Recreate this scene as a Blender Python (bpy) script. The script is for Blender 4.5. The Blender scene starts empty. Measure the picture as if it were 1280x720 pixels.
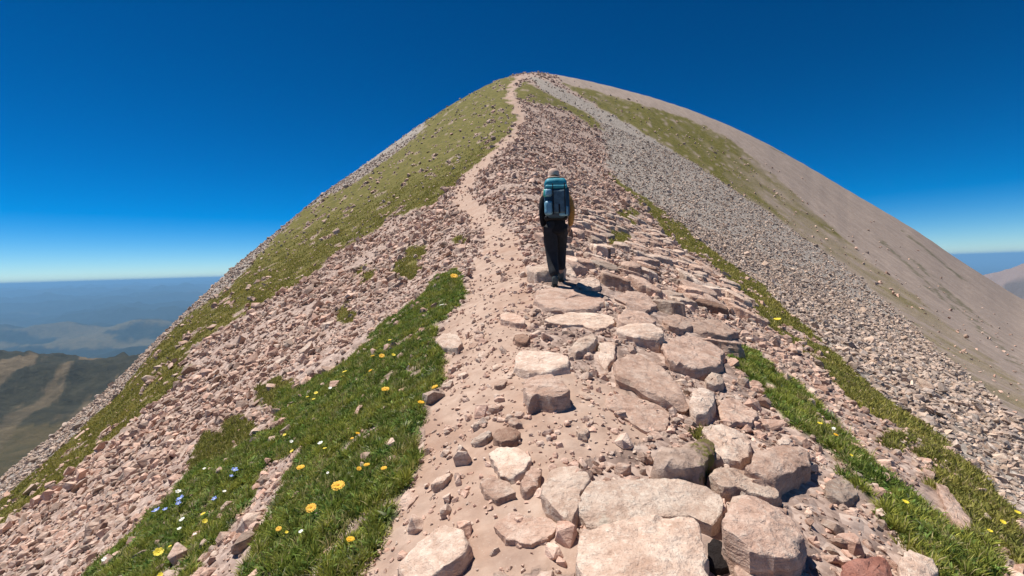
import bpy, bmesh, math, random
import numpy as np
from mathutils import Vector, Matrix, noise as mnoise

rng = np.random.default_rng(7)
random.seed(7)
SC = bpy.context.scene
COL = SC.collection
D2R = math.pi / 180

# ------------------------------------------------------------------ camera
F_PX = 600.0                       # focal length in pixels of a 1280 wide picture
PITCH, ROLL = -2.3 * D2R, -1.75 * D2R
cam_d = bpy.data.cameras.new('camera')
cam_d.sensor_width = 36
cam_d.lens = F_PX / 1280 * 36
cam_d.clip_start = 0.05
cam_d.clip_end = 300000
cam = bpy.data.objects.new('camera', cam_d)
COL.objects.link(cam)
CAMR = Matrix.Rotation(math.pi / 2 + PITCH, 4, 'X') @ Matrix.Rotation(ROLL, 4, 'Z')
cam.matrix_world = CAMR
SC.camera = cam
RM = np.array(CAMR.to_3x3())

# ------------------------------------------------------------------ light
SUN_DIR = Vector((-0.30, 0.17, 0.93)).normalized()      # towards the sun
sun_el = math.asin(SUN_DIR.z)
sun_az = math.atan2(SUN_DIR.x, SUN_DIR.y)
world = bpy.data.worlds.new('World')
SC.world = world
world.use_nodes = True
wn, wl = world.node_tree.nodes, world.node_tree.links
wn.clear()
sky = wn.new('ShaderNodeTexSky')
sky.sky_type = 'NISHITA'
sky.sun_disc = False
sky.sun_elevation = sun_el
sky.sun_rotation = sun_az
sky.altitude = 3800
sky.air_density = 1.0
sky.dust_density = 0.3
sky.ozone_density = 4.0
gam = wn.new('ShaderNodeGamma'); gam.inputs['Gamma'].default_value = 1.45
hs = wn.new('ShaderNodeHueSaturation'); hs.inputs['Saturation'].default_value = 1.30; hs.inputs['Hue'].default_value = .495
hs.inputs['Value'].default_value = 0.62
bg = wn.new('ShaderNodeBackground'); bg.inputs['Strength'].default_value = 0.055
wo = wn.new('ShaderNodeOutputWorld')
wl.new(sky.outputs[0], gam.inputs['Color'])
wl.new(gam.outputs[0], hs.inputs['Color'])
wl.new(hs.outputs[0], bg.inputs['Color'])
wl.new(bg.outputs[0], wo.inputs['Surface'])
sl = bpy.data.lights.new('sun', 'SUN')
sl.energy = 5.0
sl.angle = 0.5 * D2R
sl.color = (1.0, 0.955, 0.88)
so = bpy.data.objects.new('sun', sl)
so.rotation_euler = SUN_DIR.to_track_quat('Z', 'Y').to_euler()
COL.objects.link(so)
SC.view_settings.view_transform = 'Standard'
SC.view_settings.look = 'None'
SC.view_settings.gamma = 1
SC.view_settings.exposure = 0.36
SC.view_settings.use_curve_mapping = False

# ------------------------------------------------------------------ numeric helpers
def _hash(ix, iy, iz, seed):
    h = (ix.astype(np.int64) * 374761393 + iy.astype(np.int64) * 668265263 +
         iz.astype(np.int64) * 2147483647 + seed * 1274126177) & 0xffffffff
    h = ((h ^ (h >> 13)) * 1274126177) & 0xffffffff
    h = (h ^ (h >> 16))
    return (h & 0xffff).astype(np.float64) / 65535.0

def n2(x, y, seed=0):
    """gradient noise, about -1..1"""
    x = np.asarray(x, float); y = np.asarray(y, float)
    xi, yi = np.floor(x), np.floor(y)
    fx, fy = x - xi, y - yi
    u = fx * fx * fx * (fx * (fx * 6 - 15) + 10); v = fy * fy * fy * (fy * (fy * 6 - 15) + 10)
    z = np.zeros_like(xi)
    def g(dx, dy):
        a = _hash(xi + dx, yi + dy, z, seed) * 2 * math.pi
        return np.cos(a) * (fx - dx) + np.sin(a) * (fy - dy)
    return 1.5 * ((g(0, 0) * (1 - u) + g(1, 0) * u) * (1 - v) + (g(0, 1) * (1 - u) + g(1, 1) * u) * v)

def fbm(x, y, seed=0, octv=4, gain=.5):
    s = 0; a = 1.0
    for k in range(octv):
        s = s + a * n2(x * 2 ** k, y * 2 ** k, seed + k * 17)
        a *= gain
    return s

def sstep(x, a, b):
    t = np.clip((x - a) / (b - a), 0, 1)
    return t * t * (3 - 2 * t)

def rays(px):
    px = np.asarray(px, float).reshape(-1, 2)
    d = np.stack([(px[:, 0] - 640) / F_PX, -(px[:, 1] - 360) / F_PX, -np.ones(len(px))], 1)
    return d @ RM.T

def project(p):
    p = np.asarray(p, float).reshape(-1, 3)
    c = p @ RM
    w = np.maximum(-c[:, 2], 1e-6)
    return np.stack([640 + F_PX * c[:, 0] / w, 360 - F_PX * c[:, 1] / w], 1)

# ------------------------------------------------------------------ shape of the mountain (metres, eye at 0,0,0)
EYE = 1.62
SIL = [(0, 601), (60, 551), (140, 484), (200, 422), (280, 345), (340, 295), (400, 245), (480, 188),
       (520, 159), (560, 133), (600, 110.5), (625, 98.5), (650, 92), (675, 90.5), (700, 94), (730, 100), (760, 107), (810, 120), (860, 136),
       (910, 156), (960, 180), (1010, 208), (1060, 238), (1105, 264), (1150, 291), (1200, 326), (1240, 351), (1280, 376)]
_d = rays(SIL)
_th = np.degrees(np.arctan2(_d[:, 0], _d[:, 1]))
_T = _d[:, 2] / np.hypot(_d[:, 0], _d[:, 1])
kth = np.concatenate([[-180, -130, -90, -66], _th, [68, 90, 130, 180]])
kT = np.concatenate([[-.26, -.52, -.62, -.50], _T, [-.27, -.42, -.45, -.26]])
LUTX = np.arange(-180, 180.01, 0.1)
LUTT = np.interp(LUTX, kth, kT)
_k = np.exp(-0.5 * (np.arange(-15, 16) / 6.0) ** 2); _k /= _k.sum()
LUTT = np.convolve(np.pad(LUTT, 15, mode='edge'), _k, mode='valid')
RSX = [-180, -90, -50, -38, -28, -18, -8, 0, 8, 20, 35, 50, 90, 180]
RSY = [60, 40, 42, 50, 66, 88, 105, 118, 135, 150, 165, 160, 60, 60]

def height(x, y):
    x = np.asarray(x, float); y = np.asarray(y, float)
    r = np.hypot(x, y) + 1e-6
    th = np.degrees(np.arctan2(x, y))
    T = np.interp(th, LUTX, LUTT)
    rs = np.interp(th, RSX, RSY)
    xo = x - .25
    s = np.where(xo < 0, .60, .46)
    c = np.where(xo < 0, .9, 1.4)
    side = s * (np.sqrt(xo * xo + c * c) - c)
    near = -EYE + .19 * y - side
    N = .19 * y / r - s * (np.sqrt(xo * xo + .3) - .3) / r
    t = np.clip(r / rs, 0, 1)
    w = np.sin(.5 * math.pi * t) ** 1.55
    z = near + r * (T + 1.6 / rs - N) * w * sstep(r, 2, 12)
    dd = np.maximum(r - rs, 0); cc = .35 * rs
    vs = T
    z = z - np.maximum(vs + .80, .35) * (np.sqrt(dd * dd + cc * cc) - cc)
    far = sstep(r, 8, 40)
    z = z + far * (.22 * n2(x / 17, y / 17, 3) + .12 * n2(x / 5.3, y / 5.3, 4))
    z = z + .05 * n2(x / 1.9, y / 1.9, 5) * sstep(r, 1, 5)
    return z

_want = LUTT.copy()
for _it in range(5):            # the far octaves of noise lift the skyline a little: take that back out
    _sel = np.abs(LUTX) < 60
    _r = np.exp(np.linspace(math.log(8), math.log(400), 260))[None, :]
    _a = (LUTX[_sel] * D2R)[:, None]
    _z = height(_r * np.sin(_a), _r * np.cos(_a)) / _r
    _err = _z.max(1) - _want[_sel]
    _err = np.convolve(np.pad(_err, 10, mode='edge'), np.ones(21) / 21, mode='valid')
    LUTT[_sel] -= _err
print('skyline error', float(np.abs(_err).max()))
RR = np.exp(np.linspace(math.log(.6), math.log(420), 1400))
def hit(px, off=0.0):
    d = rays(px)
    hx = np.hypot(d[:, 0], d[:, 1])
    X = d[:, 0:1] / hx[:, None] * RR; Y = d[:, 1:2] / hx[:, None] * RR; Z = d[:, 2:3] / hx[:, None] * RR
    g = Z - (height(X, Y) + off)
    below = g < 0
    i = np.argmax(below, 1)
    none = ~below.any(1)
    i = np.clip(i, 1, len(RR) - 1)
    k = np.arange(len(i))
    g0, g1 = g[k, i - 1], g[k, i]
    t = np.clip(g0 / np.where(np.abs(g0 - g1) < 1e-9, 1, g0 - g1), 0, 1)
    r = RR[i - 1] + (RR[i] - RR[i - 1]) * t
    th = np.degrees(np.arctan2(d[:, 0], d[:, 1]))
    r = np.where(none, np.interp(th, RSX, RSY) * 1.5, r)
    x = d[:, 0] / hx * r; y = d[:, 1] / hx * r
    return np.stack([x, y, height(x, y)], 1)

# ------------------------------------------------------------------ ground zones, as outlines lying on the mountain
PATH = [(648, 94), (637, 108), (632, 120), (640, 134), (648, 145), (640, 165), (610, 192), (590, 210), (572, 232), (564, 248), (582, 268),
        (600, 285), (603, 310), (592, 335), (583, 352), (578, 378), (556, 405), (545, 440), (553, 490), (532, 520), (525, 570), (512, 620),
        (490, 665), (455, 700), (435, 730), (720, 730), (728, 650), (725, 600), (790, 560), (835, 545), (800, 500), (760, 480), (720, 470), (665, 430), (668, 370), (660, 330),
        (652, 305), (630, 276), (603, 256), (588, 243), (594, 222), (612, 203), (645, 170), (657, 148), (650, 134), (640, 121), (643, 110), (652, 96)]
LUSH1 = [(576, 336), (577, 372), (556, 400), (545, 420), (558, 440), (553, 490), (530, 520), (525, 570), (512, 620), (500, 650), (465, 690), (430, 735),
         (300, 735), (310, 690), (340, 645), (352, 605), (380, 560), (340, 575), (325, 600), (310, 635), (255, 690), (235, 735), (85, 735), (150, 685), (200, 632), (240, 590),
         (310, 550), (345, 530), (345, 490), (375, 478), (420, 460), (445, 440), (485, 398), (525, 375), (548, 342)]
LUSH2 = [(911, 441), (934, 432), (982, 470), (1019, 507), (1067, 550), (1104, 592), (1147, 621), (1199, 663), (1208, 690), (1200, 735), (1160, 735),
         (1150, 700), (1114, 658), (1076, 616), (1043, 573), (991, 536), (963, 503), (920, 465)]
LUSH3 = [(1205, 675), (1235, 672), (1262, 700), (1275, 735), (1215, 735)]
TUFT_SPOTS = [(771, 300, 12), (785, 268, 9), (1110, 543, 14), (506, 338, 14), (845, 290, 12), (800, 342, 6), (925, 300 + 60, 8),
              (270, 562, 22), (252, 590, 16), (345, 492, 18), (520, 318, 12), (455, 345, 10), (300, 535, 16), (880, 548, 6), (1090, 500, 8), (1180, 600, 16), (1150, 560, 12), (430, 395, 10), (575, 300, 6)]
OLIVE_L = [(646, 100), (645, 108), (634, 122), (648, 146), (640, 165), (610, 192), (588, 212), (566, 234), (540, 258), (487, 272), (470, 290), (433, 306), (395, 340), (383, 350),
           (312, 388), (233, 440), (226, 480), (147, 543), (110, 573), (61, 616), (0, 667), (-60, 720),
           (-60, 680), (0, 628), (61, 573), (147, 494), (200, 430), (242, 388), (292, 355), (325, 317), (379, 263), (450, 224), (510, 180), (530, 160), (530, 140), (590, 105), (630, 80), (640, 96)]
OLIVE_D = [(647, 108), (656, 101), (682, 116), (733, 141), (760, 163), (740, 158), (711, 140), (675, 128), (652, 127), (643, 118)]
OLIVE_S1 = [(763, 218), (807, 247), (838, 272), (869, 297), (913, 330), (953, 357), (985, 390), (1029, 430), (1067, 468), (1104, 501), (1170, 543), (1200, 575), (1240, 610), (1300, 660),
            (1300, 735), (1279, 705), (1240, 668), (1218, 660), (1180, 600), (1150, 560), (1115, 531), (1067, 507), (1015, 447), (972, 420), (945, 385), (905, 345), (872, 322), (850, 312), (822, 278), (790, 246), (765, 226)]
GREY_R = [(660, 97), (672, 96), (760, 140), (860, 200), (960, 265), (1060, 335), (1160, 425), (1290, 545), (1340, 600),
          (1340, 700), (1300, 660), (1240, 610), (1200, 575), (1170, 543), (1104, 501), (1067, 468), (1029, 430), (985, 390), (953, 357), (913, 330), (869, 297), (838, 272), (807, 247), (763, 218), (755, 166), (733, 141), (682, 116)]
OLIVE_R = [(700, 103), (760, 118), (860, 148), (910, 172), (980, 230), (1060, 303), (1140, 366), (1230, 440), (1340, 540), (1340, 600), (1290, 545), (1160, 425),
           (1060, 335), (960, 265), (860, 200), (760, 140)]
BROWN_R = [(672, 60), (700, 103), (760, 118), (860, 148), (910, 172), (980, 230), (1060, 303), (1140, 366), (1230, 440), (1340, 540), (1400, 300), (1100, 100)]
GREY_L = [(-60, 680), (0, 628), (61, 573), (147, 494), (200, 430), (242, 388), (292, 355), (325, 317), (379, 263), (450, 226), (517, 184), (570, 146), (605, 118), (625, 105),
          (600, 80), (400, 200), (200, 360), (-60, 560)]
STREAKS = [[(1090, 380), (1140, 425), (1200, 472), (1290, 545)], [(1100, 300), (1145, 340), (1190, 385)], [(1172, 355), (1215, 400), (1285, 468)],
           [(965, 185), (985, 195)], [(1020, 210), (1045, 222)], [(1130, 290), (1180, 330), (1205, 350)], [(1140, 325), (1225, 400)]]

NT, NR = 1100, 860
TH0, TH1 = -62 * D2R, 62 * D2R
LR0, LR1 = math.log(.35), math.log(520)
THS = np.linspace(TH0, TH1, NT)
LRS = np.linspace(LR0, LR1, NR)
TH, LR = np.meshgrid(THS, LRS, indexing='ij')
GX = np.exp(LR) * np.sin(TH); GY = np.exp(LR) * np.cos(TH)

def densify(poly, n=4, closed=True):
    out = []
    m = len(poly)
    for i in range(m if closed else m - 1):
        a, b = np.array(poly[i], float), np.array(poly[(i + 1) % m], float)
        for k in range(n):
            out.append(a + (b - a) * k / n)
    if not closed: out.append(np.array(poly[-1], float))
    return np.array(out)

_R = np.exp(LR)
_amp = np.clip(.035 * _R, .05, 1.6)
_la = np.clip(.10 * _R, .22, 5)
JX = fbm(GX / 2.2, GY / 2.2, 50, 4) * np.clip(.012 * _R, .02, .9) + .05 * fbm(GX * 4, GY * 4, 51, 3)
JY = fbm(GX / 2.2, GY / 2.2, 60, 4) * np.clip(.03 * _R, .03, 1.6) + .05 * fbm(GX * 4, GY * 4, 61, 3)
QX, QY = GX + JX, GY + JY
QT, QL = np.arctan2(QX, QY), np.log(np.hypot(QX, QY))
def polar(p):
    return np.arctan2(p[:, 0], p[:, 1]), np.log(np.hypot(p[:, 0], p[:, 1]))
def inside(px_poly, dens=4):
    w = hit(densify(px_poly, dens))
    a, b = polar(w)
    m = (QT > a.min()) & (QT < a.max()) & (QL > b.min()) & (QL < b.max())
    qx, qy = QT[m], QL[m]
    c = np.zeros(len(qx), bool)
    j = len(a) - 1
    for i in range(len(a)):
        if a[i] != a[j]:
            sel = (a[i] > qx) != (a[j] > qx)
            yy = (b[j] - b[i]) * (qx - a[i]) / (a[j] - a[i]) + b[i]
            c ^= sel & (qy < yy)
        j = i
    out = np.zeros(QT.shape, np.float32)
    out[m] = c
    return out
def nearline(px_line, w0):
    p = hit(densify(px_line, 30, False))
    out = np.zeros(QT.shape, np.float32)
    a, b = polar(p)
    for k in range(len(a)):
        d2 = ((QT - a[k]) / .006) ** 2 + ((QL - b[k]) / .03) ** 2
        out = np.maximum(out, np.exp(-d2 / w0).astype(np.float32))
    return out

def blur_(Z, n=14):
    for _ in range(n):
        P = np.pad(Z, 1, mode='edge')
        Z = (P[1:-1, 1:-1] + P[:-2, 1:-1] + P[2:, 1:-1] + P[1:-1, :-2] + P[1:-1, 2:]) / 5
    return Z
Zdirt = inside(PATH)
Zlush = np.maximum.reduce([inside(LUSH1), inside(LUSH2), inside(LUSH3)])
Zlush = Zlush * ((fbm(GX / .42, GY / .42, 88, 4) + 1.0 * blur_(Zlush)) > .46)
Zdirt = Zdirt * (1 - Zlush)
Zolive = np.maximum.reduce([inside(OLIVE_L), inside(OLIVE_D), inside(OLIVE_S1), inside(OLIVE_R)]) * (1 - Zdirt) * (1 - Zlush)
Zspot = np.zeros_like(Zdirt)
for (sx, sy, sr) in TUFT_SPOTS:
    ang = np.linspace(0, 2 * math.pi, 9)[:-1]
    Zspot = np.maximum(Zspot, inside([(sx + sr * 1.3 * math.cos(t), sy + sr * math.sin(t)) for t in ang], 2))
_pn = fbm(GX / 1.7, GY / 2.4, 91, 4)
Zolive = np.maximum(Zolive * (_pn > -.62), Zspot * (1 - Zlush) * (1 - Zdirt))
Zgrey = np.maximum(inside(GREY_R), inside(GREY_L)) * (1 - Zolive) * (1 - Zlush) * (1 - Zdirt)
Zbrown = inside(BROWN_R) * (1 - Zolive) * (1 - Zgrey)
Zfaro = inside(OLIVE_R)
_fp = fbm(GX / 4, GY / 9, 95, 4)
Zolive = np.where(Zfaro > .5, Zolive * np.clip(.25 + .75 * (1 - sstep(GX / np.maximum(GY, 1), .30, .75)) + .50 * _fp + .08, 0, 1), Zolive)
Zbrown = np.maximum(Zbrown, Zfaro * (1 - Zolive) * (Zolive > -1))
Zstreak = np.zeros_like(Zdirt)
for s_ in STREAKS:
    Zstreak = np.maximum(Zstreak, nearline(s_, .16))
Zstreak *= (fbm(GX / 2.5, GY / 2.5, 77, 3) > -.6)

def lookup(Z, x, y):
    i = np.clip(np.rint((np.arctan2(x, y) - TH0) / (TH1 - TH0) * (NT - 1)).astype(int), 0, NT - 1)
    j = np.clip(np.rint((np.log(np.hypot(x, y)) - LR0) / (LR1 - LR0) * (NR - 1)).astype(int), 0, NR - 1)
    return Z[i, j]

def blur(Z, n=1):
    for _ in range(n):
        P = np.pad(Z, 1, mode='edge')
        Z = (P[1:-1, 1:-1] * 2 + P[:-2, 1:-1] + P[2:, 1:-1] + P[1:-1, :-2] + P[1:-1, 2:]) / 6
    return Z

def small_relief(x, y, r, dirt, lush, olive):
    f = 1 - sstep(r, 30, 90) * .6
    rough = 1 - .62 * dirt - .35 * lush - .3 * olive
    d = .030 * fbm(x / .55, y / .55, 11, 3) * rough
    d = d + .075 * fbm(x / 1.2, y / 1.2, 12, 3) * (rough - .25) * sstep(r, 3, 9)
    d = d + .010 * fbm(x / .13, y / .13, 13, 2) * (1 - sstep(r, 8, 20))
    d = d + np.maximum(lush, olive * .6) * .025
    return d * f
bd, bl, bo = blur(Zdirt, 3), blur(Zlush, 3), blur(Zolive, 3)
RELIEF = small_relief(GX, GY, _R, bd, bl, bo)
_trench = blur(Zdirt, 10)
RELIEF -= .05 * _trench * sstep(_R, 3, 8)
GZ = height(GX, GY) + RELIEF
def ground(x, y):
    x = np.asarray(x, float); y = np.asarray(y, float)
    # bilinear lookup of the relief
    fi = np.clip((np.arctan2(x, y) - TH0) / (TH1 - TH0) * (NT - 1), 0, NT - 1.001)
    fj = np.clip((np.log(np.hypot(x, y) + 1e-9) - LR0) / (LR1 - LR0) * (NR - 1), 0, NR - 1.001)
    i, j = fi.astype(int), fj.astype(int); a, b = fi - i, fj - j
    R = RELIEF
    rel = (R[i, j] * (1 - a) + R[i + 1, j] * a) * (1 - b) + (R[i, j + 1] * (1 - a) + R[i + 1, j + 1] * a) * b
    return height(x, y) + rel
def normals(x, y, e=.12):
    dzx = (height(x + e, y) - height(x - e, y)) / (2 * e)
    dzy = (height(x, y + e) - height(x, y - e)) / (2 * e)
    n = np.stack([-dzx, -dzy, np.ones_like(dzx)], 1)
    return n / np.linalg.norm(n, axis=1)[:, None]

# ------------------------------------------------------------------ object helpers
def tag(o, label=None, cat=None, group=None, kind=None):
    if label: o['label'] = label
    if cat: o['category'] = cat
    if group: o['group'] = group
    if kind: o['kind'] = kind
    return o

def np_mesh(name, V, Fc, mat, nper, attrs=None, smooth=False, parent=None):
    """V (n,3), Fc (m,nper) -> one mesh object"""
    V = np.ascontiguousarray(V, np.float32); Fc = np.ascontiguousarray(Fc, np.int32)
    me = bpy.data.meshes.new(name)
    me.vertices.add(len(V)); me.vertices.foreach_set('co', V.ravel())
    me.loops.add(Fc.size); me.loops.foreach_set('vertex_index', Fc.ravel())
    me.polygons.add(len(Fc))
    me.polygons.foreach_set('loop_start', np.arange(0, Fc.size, nper, dtype=np.int32))
    me.polygons.foreach_set('use_smooth', np.full(len(Fc), smooth))
    for k, arr in (attrs or {}).items():
        at = me.attributes.new(k, 'FLOAT_COLOR', 'POINT')
        a4 = np.ones((len(V), 4), np.float32); a4[:, :arr.shape[1]] = arr
        at.data.foreach_set('color', a4.ravel())
    me.update(calc_edges=True)
    if mat: me.materials.append(mat)
    o = bpy.data.objects.new(name, me)
    COL.objects.link(o)
    if parent: o.parent = parent
    return o

def bm_obj(name, bm, mat, parent=None, smooth=True, sharp=None):
    me = bpy.data.meshes.new(name)
    bm.normal_update()
    bm.to_mesh(me); bm.free()
    me.polygons.foreach_set('use_smooth', [smooth] * len(me.polygons))
    if sharp is not None and smooth:
        me.set_sharp_from_angle(angle=sharp)
    if mat: me.materials.append(mat)
    o = bpy.data.objects.new(name, me)
    COL.objects.link(o)
    if parent: o.parent = parent
    return o

# ------------------------------------------------------------------ materials
class NT_:
    def __init__(s, name):
        s.m = bpy.data.materials.new(name); s.m.use_nodes = True
        s.t = s.m.node_tree; s.t.nodes.clear()
        s.out = s.n('ShaderNodeOutputMaterial')
        s.b = s.n('ShaderNodeBsdfPrincipled')
        s.b.inputs['Roughness'].default_value = .9
        s.b.inputs['Specular IOR Level'].default_value = .2
        s.l(s.b.outputs[0], s.out.inputs['Surface'])
        s.pos = s.n('ShaderNodeNewGeometry').outputs['Position']
    def n(s, t, **k):
        x = s.t.nodes.new(t)
        for a, b in k.items(): setattr(x, a, b)
        return x
    def l(s, a, b): s.t.links.new(a, b)
    def noise(s, scale, det=3, rough=.55, vec=None, out='Fac'):
        x = s.n('ShaderNodeTexNoise')
        x.inputs['Scale'].default_value = scale; x.inputs['Detail'].default_value = det; x.inputs['Roughness'].default_value = rough
        s.l(vec or s.pos, x.inputs['Vector'])
        return x.outputs[out]
    def voro(s, scale, vec=None, out='Distance', feature='F1', rnd=1.0):
        x = s.n('ShaderNodeTexVoronoi', feature=feature)
        x.inputs['Scale'].default_value = scale; x.inputs['Randomness'].default_value = rnd
        s.l(vec or s.pos, x.inputs['Vector'])
        return x.outputs[out]
    def ramp(s, fac, stops):
        x = s.n('ShaderNodeValToRGB'); e = x.color_ramp.elements
        while len(e) < len(stops): e.new(.5)
        for i, (p, c) in enumerate(stops):
            e[i].position = p; e[i].color = tuple(c) + (1,) if len(c) == 3 else c
        s.l(fac, x.inputs[0]); return x.outputs[0]
    def mix(s, f, a, b, mode='MIX'):
        x = s.n('ShaderNodeMix', data_type='RGBA', blend_type=mode)
        for v, i in ((f, 0), (a, 6), (b, 7)):
            if isinstance(v, (int, float)): x.inputs[i].default_value = v
            elif isinstance(v, tuple): x.inputs[i].default_value = v + (1,) if len(v) == 3 else v
            else: s.l(v, x.inputs[i])
        return x.outputs[2]
    def math(s, op, a, b=0.0, clamp=False):
        x = s.n('ShaderNodeMath', operation=op, use_clamp=clamp)
        for v, i in ((a, 0), (b, 1)):
            if isinstance(v, (int, float)): x.inputs[i].default_value = v
            else: s.l(v, x.inputs[i])
        return x.outputs[0]
    def attr(s, name):
        x = s.n('ShaderNodeAttribute', attribute_name=name)
        return x
    def bump(s, h, strength=.5, dist=.02, nrm=None):
        x = s.n('ShaderNodeBump'); x.inputs['Strength'].default_value = strength; x.inputs['Distance'].default_value = dist
        s.l(h, x.inputs['Height'])
        if nrm: s.l(nrm, x.inputs['Normal'])
        return x.outputs[0]
    def base(s, c): s.l(c, s.b.inputs['Base Color'])
    def nrm(s, c): s.l(c, s.b.inputs['Normal'])

PINK_A, PINK_B, PINK_C = (.30, .205, .165), (.46, .345, .285), (.56, .45, .38)

def mat_ground():
    t = NT_('mountain_ground')
    za, zb = t.attr('za'), t.attr('zb')
    s1 = t.n('ShaderNodeSeparateColor'); t.l(za.outputs['Color'], s1.inputs[0])
    s2 = t.n('ShaderNodeSeparateColor'); t.l(zb.outputs['Color'], s2.inputs[0])
    dirt, lush, olive = s1.outputs[0], s1.outputs[1], s1.outputs[2]
    grey, brown, streak = s2.outputs[0], s2.outputs[1], s2.outputs[2]
    vcell = t.voro(7.0, out='Color'); vd = t.voro(7.0)
    sv = t.n('ShaderNodeSeparateColor'); t.l(vcell, sv.inputs[0]); vr = sv.outputs[0]
    vfine = t.n('ShaderNodeSeparateColor'); t.l(t.voro(26, out='Color'), vfine.inputs[0])
    big = t.noise(.35, 4)
    # scree
    mixv = t.math('ADD', t.math('MULTIPLY', vr, .55), t.math('MULTIPLY', vfine.outputs[0], .45))
    pink = t.ramp(mixv, [(.0, (.17, .115, .092)), (.35, (.31, .22, .18)), (.7, (.44, .33, .275)), (1, (.54, .43, .36))])
    greyc = t.ramp(mixv, [(.0, (.10, .08, .068)), (.35, (.25, .21, .18)), (.7, (.38, .33, .285)), (1, (.52, .47, .42))])
    fineb = t.noise(2.2, 6, .7)
    brownc = t.ramp(fineb, [(.3, (.26, .195, .158)), (.5, (.33, .255, .212)), (.72, (.39, .31, .262))])
    mp = t.n('ShaderNodeMapping'); mp.inputs['Scale'].default_value = (1.6, .22, .35); mp.inputs['Rotation'].default_value = (0, 0, .5); t.l(t.pos, mp.inputs['Vector'])
    stk = t.noise(.8, 6, .7, mp.outputs[0])
    brownc = t.mix(t.math('MULTIPLY', t.ramp(stk, [(.42, (1, 1, 1)), (.58, (0, 0, 0))]), .35), brownc, (.16, .12, .095))
    brownc = t.mix(t.math('MULTIPLY', t.ramp(vfine.outputs[2], [(.7, (0, 0, 0)), (.9, (1, 1, 1))]), .4), brownc, (.42, .35, .29))
    dirtn = t.noise(5, 6, .65)
    dirtc = t.ramp(dirtn, [(.3, (.32, .215, .165)), (.5, (.41, .29, .225)), (.7, (.49, .365, .29))])
    dirtc = t.mix(t.math('MULTIPLY', t.ramp(t.noise(1.1, 5, .6), [(.48, (0, 0, 0)), (.66, (1, 1, 1))]), .55), dirtc, (.33, .195, .135))
    peb = t.ramp(t.voro(60), [(.0, (1, 1, 1)), (.32, (0, 0, 0))])
    dirtc = t.mix(t.math('MULTIPLY', peb, t.math('MULTIPLY', vfine.outputs[1], .5)), dirtc, (.55, .45, .38))
    gn = t.noise(3.5, 5, .7)
    lushc = t.ramp(gn, [(.3, (.07, .085, .025)), (.55, (.13, .15, .04)), (.75, (.30, .23, .14))])
    on = t.noise(1.3, 6, .72)
    olivec = t.ramp(on, [(.30, (.060, .060, .010)), (.45, (.110, .100, .018)), (.57, (.150, .128, .028)), (.72, (.24, .18, .09))])
    c = pink
    c = t.mix(grey, c, greyc); c = t.mix(brown, c, brownc)
    c = t.mix(olive, c, olivec); c = t.mix(t.math('MULTIPLY', streak, .8), c, (.10, .095, .045))
    c = t.mix(lush, c, lushc); c = t.mix(dirt, c, dirtc)
    t.base(c)
    # relief
    noscree = t.math('ADD', dirt, brown, True)
    k = t.math('SUBTRACT', 1.0, t.math('MULTIPLY', noscree, .85))
    hgt = t.math('MULTIPLY', t.math('SUBTRACT', 1.0, vd), k)
    b1 = t.bump(hgt, .7, .06)
    b2 = t.bump(t.noise(40, 5, .7), .5, .012, b1)
    t.nrm(b2)
    return t.m

def mat_rock(name='rock', hue=(1, 1, 1), attr=None, obj_tint=True, bumpd=.012):
    t = NT_(name)
    tc = t.n('ShaderNodeTexCoord').outputs['Object']
    oi = t.n('ShaderNodeObjectInfo')
    vec = tc
    if obj_tint:
        va = t.n('ShaderNodeVectorMath', operation='ADD')
        sc = t.n('ShaderNodeVectorMath', operation='SCALE'); t.l(oi.outputs['Location'], sc.inputs[0]); sc.inputs['Scale'].default_value = 3.7
        t.l(tc, va.inputs[0]); t.l(sc.outputs[0], va.inputs[1]); vec = va.outputs[0]
    n1 = t.noise(5, 6, .65, vec); n3 = t.noise(28, 5, .75, vec); n4 = t.noise(120, 3, .7, vec)
    c = t.ramp(n1, [(.30, (.40, .275, .215)), (.46, (.50, .365, .295)), (.58, (.57, .445, .37)), (.72, (.64, .535, .46))])
    c = t.mix(t.ramp(n3, [(.5, (0, 0, 0)), (.72, (1, 1, 1))]), c, (.66, .58, .50))
    c = t.mix(t.math('MULTIPLY', t.ramp(n3, [(.28, (1, 1, 1)), (.42, (0, 0, 0))]), .75), c, (.24, .155, .115))
    mp = t.n('ShaderNodeMapping'); mp.inputs['Scale'].default_value = (1.2, 2.2, 14); mp.inputs['Rotation'].default_value = (.35, .25, .6); t.l(vec, mp.inputs['Vector'])
    bed = t.noise(2.2, 5, .6, mp.outputs[0])
    c = t.mix(t.math('MULTIPLY', t.ramp(bed, [(.36, (1, 1, 1)), (.46, (0, 0, 0))]), .42), c, (.34, .215, .16))
    lich = t.math('MULTIPLY', t.ramp(t.noise(3.1, 5, .75, vec), [(.60, (0, 0, 0)), (.68, (1, 1, 1))]), .5)
    c = t.mix(lich, c, (.50, .47, .40))
    c = t.mix(t.math('MULTIPLY', t.ramp(n4, [(.3, (1, 1, 1)), (.45, (0, 0, 0))]), .55), c, (.20, .14, .11))
    if attr:
        a = t.attr(attr)
        c = t.mix(1.0, c, a.outputs['Color'], 'MULTIPLY')
    else:
        c = t.mix(1.0, c, hue, 'MULTIPLY')
        if obj_tint:
            g = t.ramp(oi.outputs['Random'], [(0, (.80, .78, .76)), (.5, (.97, .95, .94)), (1, (1.12, 1.08, 1.04))])
            c = t.mix(1.0, c, g, 'MULTIPLY')
    t.base(c)
    b0 = t.bump(t.noise(9, 6, .62, vec), .9, bumpd * 3); b0 = t.bump(bed, .7, bumpd * 2, b0)
    b = t.bump(n3, .8, bumpd, b0); b = t.bump(n4, .5, bumpd * .4, b)
    t.nrm(b)
    return t.m

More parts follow.
